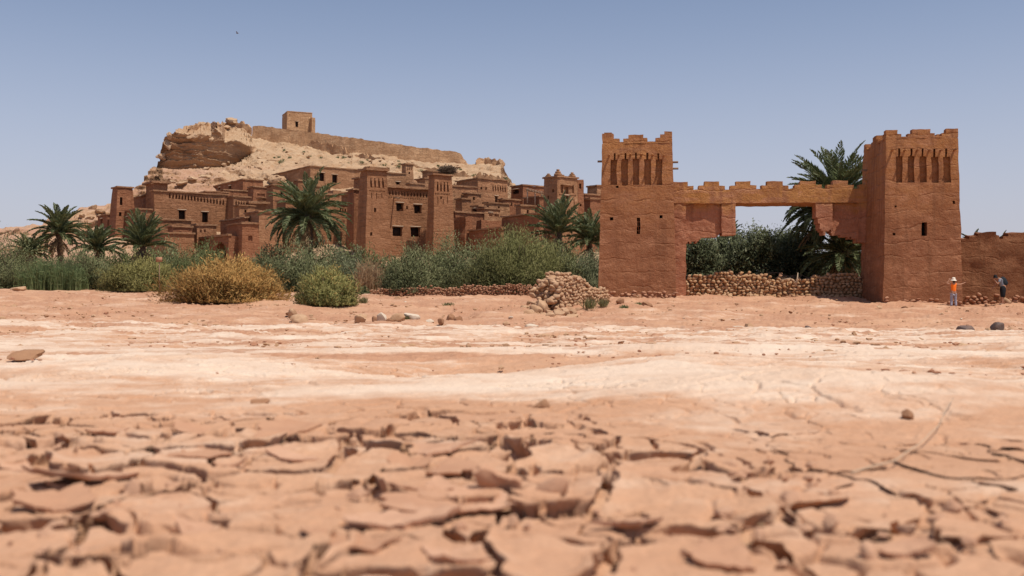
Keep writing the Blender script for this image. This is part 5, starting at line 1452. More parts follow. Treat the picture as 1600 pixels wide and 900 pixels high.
def twigs():
    def twig(pts, r, mat, label):
        mb = MB(); p = np.array([ground_at(x, d) + np.array([0, 0, h]) for x, d, h in pts]); n = len(p)
        s = np.linspace(0, n - 1, 30); q = np.stack([np.interp(s, np.arange(n), p[:, j]) for j in range(3)], 1)
        q[1:-1] += .0025 * np.stack([perlin(np.stack([s * 1.3, s * 0 + j, s * 0], 1))[1:-1] for j in range(3)], 1)
        mb.tube(q, np.linspace(r, r * .5, 30), 6); tag(mb.build('twig', M[mat], loc=q[0]), label, 'twig')
    twig([(1330, 1.62, .006), (1400, 1.72, .010), (1445, 1.95, .014), (1470, 2.2, .018), (1490, 2.5, .02)], .0017, 'palewood', 'thin pale straw curving over the pale mound')
twigs()

# ------------------------------------------------------------------ plants
def leaf_quads(c, d, ln, w, rng, tint):
    n = len(c)
    r = rng.normal(size=(n, 3)); s = np.cross(d, r); s /= np.linalg.norm(s, axis=1)[:, None] + 1e-9
    ln = np.broadcast_to(ln, (n,))[:, None]; w = np.broadcast_to(w, (n,))[:, None]
    a = c - d * ln * .5; b = c + d * ln * .5; m = c + d * ln * .05
    v = np.stack([a, m + s * w * .5, b, m - s * w * .5], 1).reshape(-1, 3)
    q = np.arange(4 * n).reshape(n, 4)
    return v, q, np.repeat(tint, 4)

def shrub(label, px, d, wpx, top, base=None, mat='leaf_grey', seed=0, nb=110, per=60, ln=.18, lw=.045, flat=1.0, name='shrub', cat='shrub', group='shrubs of the riverside thicket', open_=.62, stems=True, lean=0.0, hzoff=0.0):
    rng = np.random.RandomState(seed)
    c0 = ground_at(px, d)
    if base is not None: c0[2] = max(c0[2], (450 - base) / F * d) if base < 452 else c0[2]
    w = wpx / F * d * 0.98; h = ((450 - top) / F * d - c0[2]) * 1.05
    root = empty(name, c0); tag(root, label, cat, group)
    nc = max(7, int(nb / 7))
    cd = []
    for k in range(nc):
        az = rng.uniform(0, 2 * np.pi); inc = math.acos(1 - rng.rand() * .93)
        cd.append((az, inc, rng.uniform(.72, 1.06)))
    mb = MB(); st = MB()
    sc = ln
    for k in range(nb):
        az, inc, rr = cd[k % nc]
        az += rng.normal() * .22; inc = np.clip(inc + rng.normal() * .16, 0.02, 1.62); rr *= rng.uniform(.8, 1.05)
        dr = np.array([math.sin(inc) * math.cos(az), math.sin(inc) * math.sin(az), math.cos(inc)])
        L = rr / math.sqrt((math.sin(inc) / (w / 2)) ** 2 + (max(math.cos(inc), .02) / h) ** 2)
        o = c0 + np.array([rng.normal() * w * .07, rng.normal() * w * .07, h * .04 * rng.rand()])
        t = np.sort(rng.beta(1.9, 1.15, per))
        bend = np.array([lean, 0, .12 * L])
        p = o + dr * (t * L)[:, None] + bend * (t ** 2 - t)[:, None]
        spread = (.05 + .17 * np.sin(np.pi * np.minimum(t, .96))) * L * open_
        p = p + rng.normal(size=(per, 3)) * spread[:, None]
        p[:, 2] = np.maximum(p[:, 2], c0[2] + .05 + rng.rand(per) * .12)
        dd = dr * .8 + rng.normal(size=(per, 3)) * .62 + np.array([0, 0, .35]); dd /= np.linalg.norm(dd, axis=1)[:, None]
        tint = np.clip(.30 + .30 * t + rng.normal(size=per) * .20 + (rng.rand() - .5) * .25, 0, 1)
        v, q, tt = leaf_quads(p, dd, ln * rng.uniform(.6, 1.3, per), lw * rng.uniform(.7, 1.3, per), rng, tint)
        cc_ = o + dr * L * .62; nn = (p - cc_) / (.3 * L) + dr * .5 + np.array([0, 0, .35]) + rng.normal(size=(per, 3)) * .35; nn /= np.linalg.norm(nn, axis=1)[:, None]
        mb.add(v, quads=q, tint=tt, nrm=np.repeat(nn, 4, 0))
        if stems and k % 4 == 0:
            s = np.linspace(0, .8, 5); st.tube(o + dr * (s * L)[:, None] + bend * (s ** 2 - s)[:, None], np.linspace(.035, .012, 5), 4, tint=rng.rand())
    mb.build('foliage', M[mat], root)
    if stems: st.build('stems', M['bark'], root)
    return root

S = shrub
k_ = 0
front = [
 ('grey olive bush filling the edge beyond the first small palm', 8, 70, 130, 360, 'tam_olive', dict(nb=150)),
 ('dull olive bush between the reeds and the yellow tamarisk', 140, 68, 120, 386, 'tam_olive', {}),
 ('dark green bush below the fan shaped palm', 186, 72, 100, 384, 'leaf_dark', {}),
 ('broad yellow green tamarisk with a rusty sign in front', 214, 62, 128, 404, 'tam_yellow', dict(nb=210, per=75, ln=.28, lw=.038, open_=.75)),
 ('dark leafy bush behind the rusty sign post', 285, 70, 110, 376, 'leaf_dark', dict(nb=150)),
 ('big tan and orange tamarisk sprawling onto the sand', 358, 48, 196, 408, 'tam_orange', dict(nb=300, per=90, open_=.75, ln=.28, lw=.032)),
 ('grey green bush under the arched passage', 415, 66, 80, 390, 'leaf_grey', {}),
 ('tall grey green bush in front of the big palm trunk', 468, 60, 120, 373, 'leaf_grey', dict(nb=170)),
 ('low green and rust tamarisk standing out on the sand', 510, 43.5, 94, 412, 'tam_mixed', dict(nb=240, per=85, ln=.24, lw=.03, open_=.75)),
 ('silvery bush between the big palm and the great kasbah', 552, 65, 96, 379, 'leaf_silver', dict(nb=130)),
 ('rounded olive tamarisk below the four square windows', 645, 58.8, 108, 380, 'tam_olive', dict(nb=190, per=70)),
 ('tall blue green bush right of the rounded olive tamarisk', 715, 65, 120, 362, 'leaf_grey', dict(nb=190)),
 ('large feathery yellow green tamarisk beside the broken wall', 812, 61, 190, 362, 'tam_green', dict(nb=420, per=80, ln=.3, lw=.04, open_=.72)),
 ('mid green tamarisk crowding behind the broken wall', 868, 63, 96, 374, 'tam_olive', dict(nb=160)),
 ('silver leaved bush pressed against the ochre gate tower', 922, 64, 78, 372, 'leaf_silver', dict(nb=150)),
]
for i, (lb, px_, d_, w_, top, mt, kw) in enumerate(front):
    kw = dict(kw); kw.setdefault('nb', 120); kw['nb'] = int(kw['nb'] * 1.25); kw['per'] = int(kw.get('per', 60) * 1.9); kw['ln'] = kw.get('ln', .2) * .8
    S(lb, px_, d_, w_, top, None, mt, 500 + i, **kw)
back = [
 ('dark back bush below the small far palm', 40, 84, 130, 376, 'leaf_dark'), ('dark back bush between the two left palms', 120, 88, 110, 384, 'leaf_grey'),
 ('dark back bush right behind the fan shaped palm', 215, 88, 120, 382, 'leaf_dark'), ('grey back bush below the garden wall', 268, 90, 90, 380, 'leaf_grey'),
 ('dark back bush under the garden wall beside the arch', 318, 86, 90, 383, 'leaf_dark'), ('dark back bush right of the arched passage', 392, 88, 70, 390, 'leaf_dark'),
 ('dark back bush left of the big palm trunk', 436, 82, 84, 376, 'leaf_grey'), ('grey back bush directly behind the big palm trunk', 497, 78, 80, 380, 'leaf_grey'), ('grey bush hiding the pale bank right of the big palm trunk', 512, 75, 70, 375, 'leaf_grey'), ('dark back bush right of the big palm trunk', 522, 80, 90, 372, 'leaf_dark'),
 ('dark bush at the foot of the left kasbah tower', 574, 84, 60, 388, 'leaf_dark'), ('dark back bush filling below the nest tower', 690, 82, 80, 386, 'leaf_dark'),
 ('dark back bush below the big dark wall', 765, 80, 110, 370, 'leaf_grey'), ('grey back bush under the pinnacled tower', 838, 84, 100, 365, 'leaf_grey'),
 ('dark back bush in the gap beside the gate tower', 900, 82, 90, 366, 'leaf_dark'), ('dark back bush by the dried reeds', 612, 80, 60, 396, 'leaf_dark'),
]
for i, (lb, px_, d_, w_, top, mt) in enumerate(back):
    S(lb, px_, d_, w_ * 1.2, top - 3, None, mt, 560 + i, nb=150, per=75, ln=.32, lw=.07, stems=False)
S('small grey green shrub growing over the field wall', 780, 58.2, 36, 448, None, 'leaf_grey', 601, nb=50, per=35, ln=.18, lw=.05, stems=False)
S('small shrub at the end of the field wall near the dried reeds', 571, 58.5, 26, 447, None, 'leaf_grey', 602, nb=40, per=35, ln=.18, lw=.05, stems=False)

def olive(label, px, d, wpx, top, seed, base=445):
    rng = np.random.RandomState(seed); c0 = ground_at(px, d); w = wpx / F * d; h = (450 - top) / F * d - c0[2]
    root = empty('olive_tree', c0); tag(root, label, 'tree', 'olive trees behind the gate')
    tr = MB(); fol = MB()
    for k in range(3):
        az = rng.uniform(0, 6.28); tip = c0 + np.array([.25 * w * math.cos(az), .2 * w * math.sin(az), h * .65])
        mid = c0 + (tip - c0) * .45 + rng.normal(size=3) * .08
        tr.tube([c0 + np.array([0, 0, -.1]), mid, tip], [.11, .08, .03], 6, tint=rng.rand())
    tr.build('trunk', M['bark'], root)
    nk = 64
    for k in range(nk):
        a = rng.uniform(0, 6.28); z = rng.uniform(.12, .94); r = math.sqrt(max(.05, 1 - ((z - .42) / .62) ** 2)) * rng.uniform(.35, 1.0)
        c = c0 + np.array([r * w * .5 * math.cos(a), r * w * .42 * math.sin(a), z * h])
        R = w * rng.uniform(.09, .17); n = 170
        p = c + rng.normal(size=(n, 3)) * R * np.array([.6, .6, .8])
        dd = rng.normal(size=(n, 3)) * .8 + np.array([0, 0, .7]); dd /= np.linalg.norm(dd, axis=1)[:, None]
        t = np.clip(rng.normal(.45, .24, n) + .2 * (rng.rand() - .5), 0, 1)
        v, q, tt = leaf_quads(p, dd, rng.uniform(.16, .30, n), rng.uniform(.05, .085, n), rng, t); nn = (p - c) / R + np.array([0, 0, .4]) + rng.normal(size=(n, 3)) * .35; nn /= np.linalg.norm(nn, axis=1)[:, None]; fol.add(v, quads=q, tint=tt, nrm=np.repeat(nn, 4, 0))
    for k in range(9):                                    # leader shoots break the outline
        a = rng.uniform(0, 6.28); b = c0 + np.array([.33 * w * math.cos(a) * rng.rand(), .3 * w * math.sin(a) * rng.rand(), h * .78])
        e = b + np.array([rng.normal() * .1, 0, h * rng.uniform(.12, .27)]); n = 45; s = rng.rand(n)
        p = b + (e - b) * s[:, None] + rng.normal(size=(n, 3)) * .09; dd = rng.normal(size=(n, 3)) * .6 + np.array([0, 0, 1.0]); dd /= np.linalg.norm(dd, axis=1)[:, None]
        v, q, tt = leaf_quads(p, dd, rng.uniform(.14, .24, n), .05, rng, np.clip(rng.normal(.5, .2, n), 0, 1)); nn = rng.normal(size=(n, 3)) * .6 + np.array([0, -.3, .6]); nn /= np.linalg.norm(nn, axis=1)[:, None]; fol.add(v, quads=q, tint=tt, nrm=np.repeat(nn, 4, 0))
    fol.build('crown', M['olive_tree'], root)
for i, (lb, px_, d_, w_, top) in enumerate([
    ('olive tree behind the hanging panel of the gate', 1092, 66, 76, 372), ('olive tree just under the short hanging pillar', 1136, 69, 74, 371),
    ('tallest olive tree seen left of centre in the gate opening', 1184, 67, 74, 360), ('olive tree in the middle of the gate opening', 1226, 70, 74, 367),
    ('olive tree against the fronds of the tall palm', 1262, 68, 72, 362), ('dark olive tree closing the gap behind the shaggy palm', 1322, 75, 90, 372), ('low olive tree filling under the broken arch', 1118, 72, 80, 384),
    ('low dark olive tree behind the heap of stones', 1205, 73, 80, 388), ('low olive tree at the foot of the tall palm', 1250, 72, 60, 392)]):
    olive(lb, px_, d_, w_, top, 700 + i)

def reeds(label, px, d, wpx, top, mat, seed, n, name='reeds'):
    rng = np.random.RandomState(seed); c0 = ground_at(px, d); w = wpx / F * d; h = (450 - top) / F * d - c0[2]; mb = MB()
    for k in range(n):
        x, y = rng.uniform(-w / 2, w / 2), rng.uniform(-1.3, 1.3); b = c0 + np.array([x, y, 0]); hh = h * rng.uniform(.55, 1.02) * (1 - .35 * abs(2 * x / w) ** 2.5)
        le = rng.normal(size=2) * .16 * hh; s = np.linspace(0, 1, 5); wd = .035 * (1 - s) + .008
        p = b + np.stack([le[0] * s ** 2, le[1] * s ** 2, hh * s], 1); sd = np.array([math.cos(k), math.sin(k), 0])
        v = np.concatenate([p - sd * wd[:, None], p + sd * wd[:, None]])
        mb.add(v, quads=[(i, i + 1, i + 6, i + 5) for i in range(4)], tint=np.clip(rng.rand() * .8 + .1, 0, 1))
        m = 5; t = rng.uniform(.25, .95, m); c = b + np.stack([le[0] * t ** 2, le[1] * t ** 2, hh * t], 1); dd = rng.normal(size=(m, 3)) * np.array([1, 1, .3]) + np.array([0, 0, .55]); dd /= np.linalg.norm(dd, axis=1)[:, None]
        v, q, tt = leaf_quads(c + dd * .15, dd, rng.uniform(.3, .55, m), .035, rng, np.clip(rng.normal(.45, .25, m), 0, 1)); mb.add(v, quads=q, tint=tt)
    tag(mb.build(name, M[mat], loc=c0), label, 'reeds')
reeds('clump of bright green reeds below the leftmost tall palm', 84, 65, 96, 400, 'reed', 41, 520)
reeds('dry straw coloured reeds between the bushes near the field wall', 581, 61, 40, 398, 'reed_dry', 42, 150)

def frond(mb, rng, o, az, inc, L, droop, dry=False, leaf=.42, npair=58, tint0=.4):
    """one feather frond: arching rib with two rows of narrow leaflets"""
    s = np.linspace(0, 1, 14)
    h = np.array([math.cos(az), math.sin(az), 0]); u = np.array([0, 0, 1.0])
    ang = inc + droop * s ** 1.3
    stp = np.stack([np.cos(ang), np.sin(ang)], 1) * L / 13                # (up, out)
    cu = np.concatenate([[[0, 0]], np.cumsum(stp[:-1], 0)])
    p = o + cu[:, :1] * u + cu[:, 1:] * h
    mb.tube(p, np.linspace(.035, .008, 14), 4, tint=.85 if not dry else .6)
    t = np.linspace(.12, .995, npair); P = np.stack([np.interp(t, s, p[:, j]) for j in range(3)], 1)
    tg = np.gradient(p, axis=0); tg /= np.linalg.norm(tg, axis=1)[:, None]; T = np.stack([np.interp(t, s, tg[:, j]) for j in range(3)], 1)
    side = np.cross(h, u); nrm = np.cross(T, side); ll = leaf * (np.sin(np.pi * np.clip(t * .9 + .12, 0, 1)) ** .7 + .12)
    for sg in (-1, 1):
        dd = T * .82 + sg * side * .62 + np.abs(nrm) * 0 + nrm * (-.30 if not dry else .2) + rng.normal(size=(npair, 3)) * .10
        dd[:, 2] -= .12
        dd /= np.linalg.norm(dd, axis=1)[:, None]
        c = P + dd * ll[:, None] * .5
        v, q, tt = leaf_quads(c, dd, ll, .085, rng, np.clip(tint0 + rng.normal(size=npair) * .13, 0, 1)); mb.add(v, quads=q, tint=tt)

def palm(label, px, crown, rad, d, seed, base=None, nf=46, skirt=14, up=.15, spread=1.55, trunk_r=.2, droop=1.15, group='date palms around the village', shade=.0):
    rng = np.random.RandomState(seed); c0 = ground_at(px, d); top = px2(px, crown, d); L = rad / F * d * 1.34
    root = empty('palm_tree', c0); tag(root, label, 'palm tree', group)
    tr = MB(); n = 26; s = np.linspace(0, 1, n); tp = c0 + (top - c0) * s[:, None] + np.stack([.12 * np.sin(3 * s), 0 * s, 0 * s], 1); tp[-1] = top
    tr.tube(tp, trunk_r * (1.12 + .10 * np.cos(np.arange(n) * np.pi)) * np.linspace(1.15, .95, n), 9, tint=.3)
    for k in range(70):                                    # cut frond bases
        z = rng.uniform(.15, 1); a = rng.uniform(0, 6.28); q = c0 + (top - c0) * z + trunk_r * np.array([math.cos(a), math.sin(a), 0]) * 1.0
        tr.tube([q, q + np.array([math.cos(a) * .11, math.sin(a) * .11, .16])], [.05, .03], 4, tint=rng.rand())
    tr.build('trunk', M['bark'], root)
    cr = MB()
    nf = int(nf * 1.2)
    for k in range(nf):
        f = (k + .5) / nf; inc = up + (spread - up) * f ** .8 + rng.normal() * .10; az = k * 2.39996 + rng.normal() * .2
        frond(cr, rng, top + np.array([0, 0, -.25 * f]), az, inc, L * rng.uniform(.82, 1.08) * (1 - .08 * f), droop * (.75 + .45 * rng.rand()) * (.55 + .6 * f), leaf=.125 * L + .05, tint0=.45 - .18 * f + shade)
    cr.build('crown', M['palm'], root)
    if skirt:
        sk = MB()
        for k in range(skirt):
            frond(sk, rng, top + np.array([0, 0, -.35 - .3 * rng.rand()]), rng.uniform(0, 6.28), 2.0 + rng.rand() * .5, L * rng.uniform(.5, .85), .7, True, leaf=.10 * L, npair=24, tint0=.45)
        sk.build('dead_fronds', M['palm_dry'], root)
palm('leftmost tall date palm against the open sky', 92, 362, 39, 80, 61, nf=48, skirt=16)
palm('fan shaped palm with stiff fronds before the low terrace block', 222, 382, 44, 74, 62, nf=40, skirt=14, spread=1.35, up=.05, droop=.75)
palm('dark low palm between the leftmost tall palm and the fan shaped palm', 152, 388, 37, 86, 63, nf=36, skirt=6, spread=1.4, shade=-.1)
palm('small far palm sticking out of the bushes below the leftmost tall palm', 46, 395, 30, 78, 64, nf=30, skirt=4, spread=1.3)
palm('biggest village palm with a full drooping crown before the great kasbah', 480, 336, 60, 80, 65, nf=66, skirt=20, spread=1.85, droop=1.25, trunk_r=.3)
palm('palm with upright fronds in front of the pinnacled tower', 873, 362, 48, 84, 66, nf=40, skirt=6, spread=1.3, up=.0, droop=.8)
palm('palm squeezed between the pinnacled tower and the gate tower', 921, 376, 44, 86, 67, nf=38, skirt=6, spread=1.5)
palm('tall palm rising above the gate wall with fronds through the opening', 1306, 318, 78, 65, 68, nf=112, skirt=10, spread=1.95, droop=1.2, trunk_r=.28, shade=-.12)
palm('dark shaggy palm filling the gate beneath the broken arch', 1318, 392, 66, 64, 69, nf=50, skirt=22, spread=2.1, droop=1.1, shade=-.12)
palm('palm whose tips just show above the red mud wall', 1521, 386, 22, 72, 70, nf=26, skirt=0, spread=1.3)
palm('second palm hidden behind the stubby merlons of the red mud wall', 1564, 388, 22, 74, 71, nf=24, skirt=0, spread=1.2)
palm('small thin palm whose fronds hang behind the short hanging pillar', 1143, 366, 20, 74, 72, nf=22, skirt=0, spread=1.9, trunk_r=.12)

# dead branches lying on the stone wall in the gate
def deadwood():
    rng = np.random.RandomState(9); mb = MB()
    c = GATE.P + GATE.u_front(1215) * GATE.e1 + 1.4 * GATE.e2
    for k in range(60):
        p = np.array([c[0] + rng.normal() * 1.6, c[1] + rng.uniform(-.4, .7), gz(c[0], c[1]) + .9 + rng.uniform(-.15, .35)])
        a = rng.uniform(-.35, .35) + (math.pi if rng.rand() < .5 else 0); L = rng.uniform(.5, 1.5)
        d_ = np.array([math.cos(a), rng.normal() * .3, rng.normal() * .18]); q = [p, p + d_ * L * .5 + np.array([0, 0, .1 * rng.normal()]), p + d_ * L]
        mb.tube(q, [.03, .02, .008], 4, tint=rng.rand())
    tag(mb.build('brushwood', M['bark'], loc=c), 'tangle of dead branches piled on top of the dry stone wall', 'branches')
    b = MB(); q = px2(1243, 441, 57.2); b.tube([q + np.array([0, 0, -.2]), q + np.array([.1, 0, .15]), q + np.array([.14, 0, .55])], [.05, .045, .02], 6); b.tube([q + np.array([-.9, 0, .12]), q + np.array([-.3, 0, .22]), q], [.03, .035, .04], 6)
    tag(b.build('bleached_branch', M['palewood'], loc=q), 'bleached forked branch sticking up from the dry stone wall', 'branch')
    t = MB(); g = ground_at(1219, 61.5); t.tube([g, g + np.array([0, 0, .9]), g + np.array([.05, 0, 1.35])], [.16, .14, .1], 8)
    tag(t.build('tree_stump', M['stone_red'], loc=g), 'reddish tree stump rising behind the dry stone wall', 'stump')
deadwood()

# grass tufts
def tuft(label, px, d, wpx, hpx, seed, mat='tuft'):
    rng = np.random.RandomState(seed); c0 = ground_at(px, d); w = wpx / F * d; h = hpx / F * d; n = 160
    b = c0 + np.stack([rng.normal(size=n) * w * .18, rng.normal(size=n) * w * .18, np.zeros(n)], 1)
    dd = rng.normal(size=(n, 3)) * np.array([.45, .45, 0]) + np.array([0, 0, 1.0]); dd /= np.linalg.norm(dd, axis=1)[:, None]; ln = h * rng.uniform(.5, 1.1, n)
    mb = MB(); v, q, t = leaf_quads(b + dd * ln[:, None] * .48, dd, ln, .03, rng, rng.rand(n)); mb.add(v, quads=q, tint=t)
    tag(mb.build('grass_tuft', M[mat], loc=c0), label, 'grass', 'grass tufts on the bank')
tuft('dry tuft alone on the sand right of the rust tinged tamarisk', 568, 45.5, 14, 14, 81)
tuft('low tuft on the sand below the field wall', 700, 45, 20, 8, 82)
tuft('tuft beside the domed white boulder', 634, 34.8, 12, 12, 83)
tuft('dry tuft against the face of the broken stone wall', 922, 44.5, 24, 24, 84)
tuft('second dry tuft at the low end of the broken stone wall', 943, 46.5, 16, 16, 85)
tuft('green tuft at the foot of the ochre gate tower', 975, 45, 14, 8, 86, 'reed')
tuft('short green patch close to the gate tower footing', 998, 48, 22, 6, 87, 'reed')

# shrubs and boulders on the hill
rng = np.random.RandomState(55)
for i in range(40):
    px_ = rng.uniform(400, 800); lo = np.interp(px_, [400, 480, 560, 640, 700, 800], [238, 240, 250, 256, 262, 284]); hi = np.interp(px_, [400, 480, 560, 640, 740, 800], [256, 254, 264, 272, 278, 292])
    p = hill_pt(px_, rng.uniform(lo - 4, hi)); w = rng.uniform(.35, .9); n = 70
    mb = MB(); q = p + np.array([0, -.1, 0]) + rng.normal(size=(n, 3)) * np.array([.4, .3, .2]) * w + np.array([0, 0, .25 * w]); dd = rng.normal(size=(n, 3)) + np.array([0, 0, .6]); dd /= np.linalg.norm(dd, axis=1)[:, None]
    v, qq, t = leaf_quads(q, dd, .32, .12, rng, np.clip(rng.normal(.6, .25, n), 0, 1)); mb.add(v, quads=qq, tint=t)
    tag(mb.build('hill_shrub', M['tam_olive'], loc=p), 'tiny scrub plant dotting the sandy hillside', 'scrub plant', 'scrub dotting the hillside')
def boulder(px, py, w, h, seed, label, mat='rock', group='boulders on the hill slope'):
    r = np.random.RandomState(seed); p = hill_pt(px, py); s = p[1] / F
    q, t = stone_pts(r, (w * s / 2, w * s * .4, h * s / 2), 3, .4, .25)
    q = wobble(q, .06 * w * s, 1.2); mb = MB(); mb.add(q + p + np.array([0, -.3, h * s * .15]), tris=t, tint=.3 + .6 * r.rand())
    tag(mb.build('boulder', M[mat], loc=p, sharp=35), label, 'boulder', group)
for i, (a, b_, w, h, lb) in enumerate([
    (363, 193, 24, 13, 'blocky boulder on the cliff top beside the ruined stub'), (355, 201, 14, 8, 'dark boulder tucked under the blocky one'), (361, 214, 12, 8, 'rounded boulder alone on the upper sand'),
    (262, 229, 14, 24, 'tall sunlit rock pillar at the cliff corner'), (264, 213, 13, 12, 'squared rock capping the pillar at the cliff corner'), (254, 246, 16, 10, 'pale block jutting out under the pillar'),
    (303, 216, 22, 12, 'big sunlit block set in the cliff edge'), (305, 260, 8, 6, 'small block fallen below the cliff'), (322, 265, 14, 7, 'slab fallen below the middle of the cliff'), (349, 258, 18, 6, 'long slab lying at the right foot of the cliff'),
    (352, 272, 20, 7, 'tilted slab on the sand below the cliff'), (380, 271, 11, 11, 'pointed boulder on the sand above the pinkish house'), (398, 258, 12, 7, 'twin boulder on the sand right of the cliff'), (404, 262, 12, 7, 'second twin boulder on the sand right of the cliff'),
    (395, 280, 18, 7, 'flat slab above the roof of the pinkish house'), (286, 288, 24, 11, 'yellow block among the tumbled rocks'), (302, 281, 18, 9, 'yellow slab on the tumbled rocks'), (270, 289, 16, 9, 'low yellow block nearest the capped tower'), (318, 279, 20, 8, 'leaning slab on the tumbled rocks'),
    (432, 283, 40, 13, 'broad pale outcrop below the large upper house'), (420, 279, 14, 12, 'dark boulder at the end of the broad pale outcrop'), (471, 276, 14, 9, 'block perched on the broad pale outcrop'), (448, 276, 9, 6, 'small boulder balanced on the broad pale outcrop'),
    (146, 327, 16, 10, 'dark tilted rock on the yellow rubble ridge'), (128, 338, 14, 9, 'yellow rock low on the rubble ridge'), (140, 341, 20, 8, 'broad yellow rock on the rubble ridge'), (156, 330, 18, 9, 'yellow rock high on the rubble ridge'), (160, 340, 14, 7, 'pale rock beside the small low dark house'),
    (780, 256, 16, 12, 'jagged crag at the right end of the hilltop'), (764, 254, 10, 10, 'upright crag beside the jagged one'), (790, 330, 30, 12, 'rubble mound above the big dark wall'), (812, 322, 26, 10, 'pale rubble mound beside the retaining wall'), (752, 352, 26, 9, 'earth mound in front of the crumbling ruin'), (191, 290, 22, 10, 'lump of earth heaped on the roof of the far tower')]):
    if lb.startswith('lump of earth'): continue
    boulder(a, b_, w, h, 2000 + i, lb)

rng = np.random.RandomState(91)
for i in range(120):
    px_ = rng.uniform(205, 800); py_ = rng.uniform(np.interp(px_, SX, SY) + 8, np.interp(px_, [205, 250, 400, 600, 800], [320, 300, 300, 275, 300]))
    w_ = np.clip(rng.lognormal(1.5, .45), 2.5, 11)
    boulder(px_, py_, w_, w_ * rng.uniform(.4, .7), 2500 + i, 'weathered sandstone chunk strewn among others on the hillside', 'rock', 'sandstone chunks strewn on the hillside')

# rusty sign on a post in front of the yellow tamarisk
def sign():
    c = ground_at(249, 54); root = empty('rusty_sign', c); tag(root, 'small square rusty sign plate on a thin post in the bushes', 'sign')
    p = MB(); t = px2(249, 407, 54); p.tube([c + np.array([0, 0, -.1]), t], .025, 6); p.build('post', M['wood'], root)
    b = MB(); b.box(t + np.array([0, -.04, .05]), (.17, .012, .13)); b.build('plate', M['stone_red'], root)
sign()

def bird():
    c = px2(371, 52, 120); mb = MB()
    mb.tube([c + np.array([-.16, 0, 0]), c, c + np.array([.16, 0, .02])], [.02, .06, .02], 6)
    for s in (-1, 1): mb.add([c + np.array([.05, 0, .02]), c + np.array([-.08, 0, .02]), c + np.array([-.1, s * .34, .14]), c + np.array([.03, s * .3, .13])], quads=[(0, 1, 2, 3)])
    tag(mb.build('bird', M['stone_dark'], loc=c), 'tiny dark bird flying high in the clear sky', 'bird')
bird()

# ------------------------------------------------------------------ people
def skin_mesh(name, joints, bones, mat, parent, sub=2):
    """joints: {key: (xyz, radius)}; one continuous skinned surface"""
    off = OFF[parent.name] if parent else np.zeros(3)
    keys = list(joints); me = bpy.data.meshes.new(name)
    me.from_pydata([list(np.asarray(joints[k][0]) - off) for k in keys], [(keys.index(a), keys.index(b)) for a, b in bones], [])
    tmp = bpy.data.objects.new('tmp', me); COL.objects.link(tmp)
    sk = tmp.modifiers.new('skin', 'SKIN'); sk.use_smooth_shade = True
    for i, k in enumerate(keys):
        r = joints[k][1]; me.skin_vertices[0].data[i].radius = (r, r) if np.isscalar(r) else r
    me.skin_vertices[0].data[0].use_root = True
    if sub:
        ss = tmp.modifiers.new('sub', 'SUBSURF'); ss.levels = sub; ss.render_levels = sub
    dg = bpy.context.evaluated_depsgraph_get(); ev = tmp.evaluated_get(dg)
    m2 = bpy.data.meshes.new_from_object(ev); m2.materials.clear(); m2.materials.append(mat)
    m2.polygons.foreach_set("use_smooth", np.ones(len(m2.polygons), bool))
    bpy.data.objects.remove(tmp)
    o = bpy.data.objects.new(name, m2); COL.objects.link(o)
    if parent: o.parent = parent
    OFF[o.name] = off
    return o

M['skin'] = plain('skin', (0.42, 0.22, 0.14), .6, .1); M['orange'] = plain('orange_top', (0.95, 0.20, 0.02), .7, .1)
M['jeans'] = plain('patterned_trousers', (0.36, 0.36, 0.44), .85, .75, 14); M['straw'] = plain('pale_hat', (0.78, 0.70, 0.58), .8, .1)
M['black'] = plain('black_cloth', (0.016, 0.017, 0.020), .8, .2); M['greytee'] = plain('grey_shirt', (0.22, 0.245, 0.29), .8, .1); M['hair'] = plain('dark_hair', (0.03, 0.02, 0.015), .6, .1)
M['shoe'] = plain('shoe', (0.10, 0.08, 0.07), .7, .1); M['bag'] = plain('backpack_cloth', (0.02, 0.026, 0.032), .8, .2)

def hand(J, B, wrist, key, d, side, s):
    d = np.asarray(d, float); d /= np.linalg.norm(d); side = np.asarray(side, float); side /= np.linalg.norm(side); n = np.cross(d, side)
    p = wrist + d * .05 * s; J[key + 'palm'] = (p, .026 * s); B.append((key, key + 'palm'))
    J[key + 'kn'] = (p + d * .04 * s, .024 * s); B.append((key + 'palm', key + 'kn'))
    for i, (o, L) in enumerate(((-.026, .062), (-.009, .072), (.009, .068), (.026, .055))):
        a = p + d * .05 * s + side * o * s; J[f'{key}f{i}a'] = (a, .009 * s); J[f'{key}f{i}b'] = (a + d * L * .55 * s + n * .006 * s, .0085 * s); J[f'{key}f{i}c'] = (a + d * L * s + n * .02 * s, .0075 * s)
        B.extend([(key + 'kn', f'{key}f{i}a'), (f'{key}f{i}a', f'{key}f{i}b'), (f'{key}f{i}b', f'{key}f{i}c')])
    t = p - side * .028 * s; J[key + 'ta'] = (t, .011 * s); J[key + 'tb'] = (t - side * .022 * s + d * .03 * s, .009 * s); B.extend([(key + 'palm', key + 'ta'), (key + 'ta', key + 'tb')])

def head_mesh(parent, c, fwd, s, hat, hair_mat):
    """head with face, plus hair and hat as its children"""
    f = np.asarray(fwd, float); f /= np.linalg.norm(f); up = np.array([0, 0, 1.0]); up = up - f * (up @ f); up /= np.linalg.norm(up); r = np.cross(f, up)
    ax = np.array([r, f, up])
    v, t = ICO[3]; q = v * np.array([.075, .095, .115]) * s
    return ax

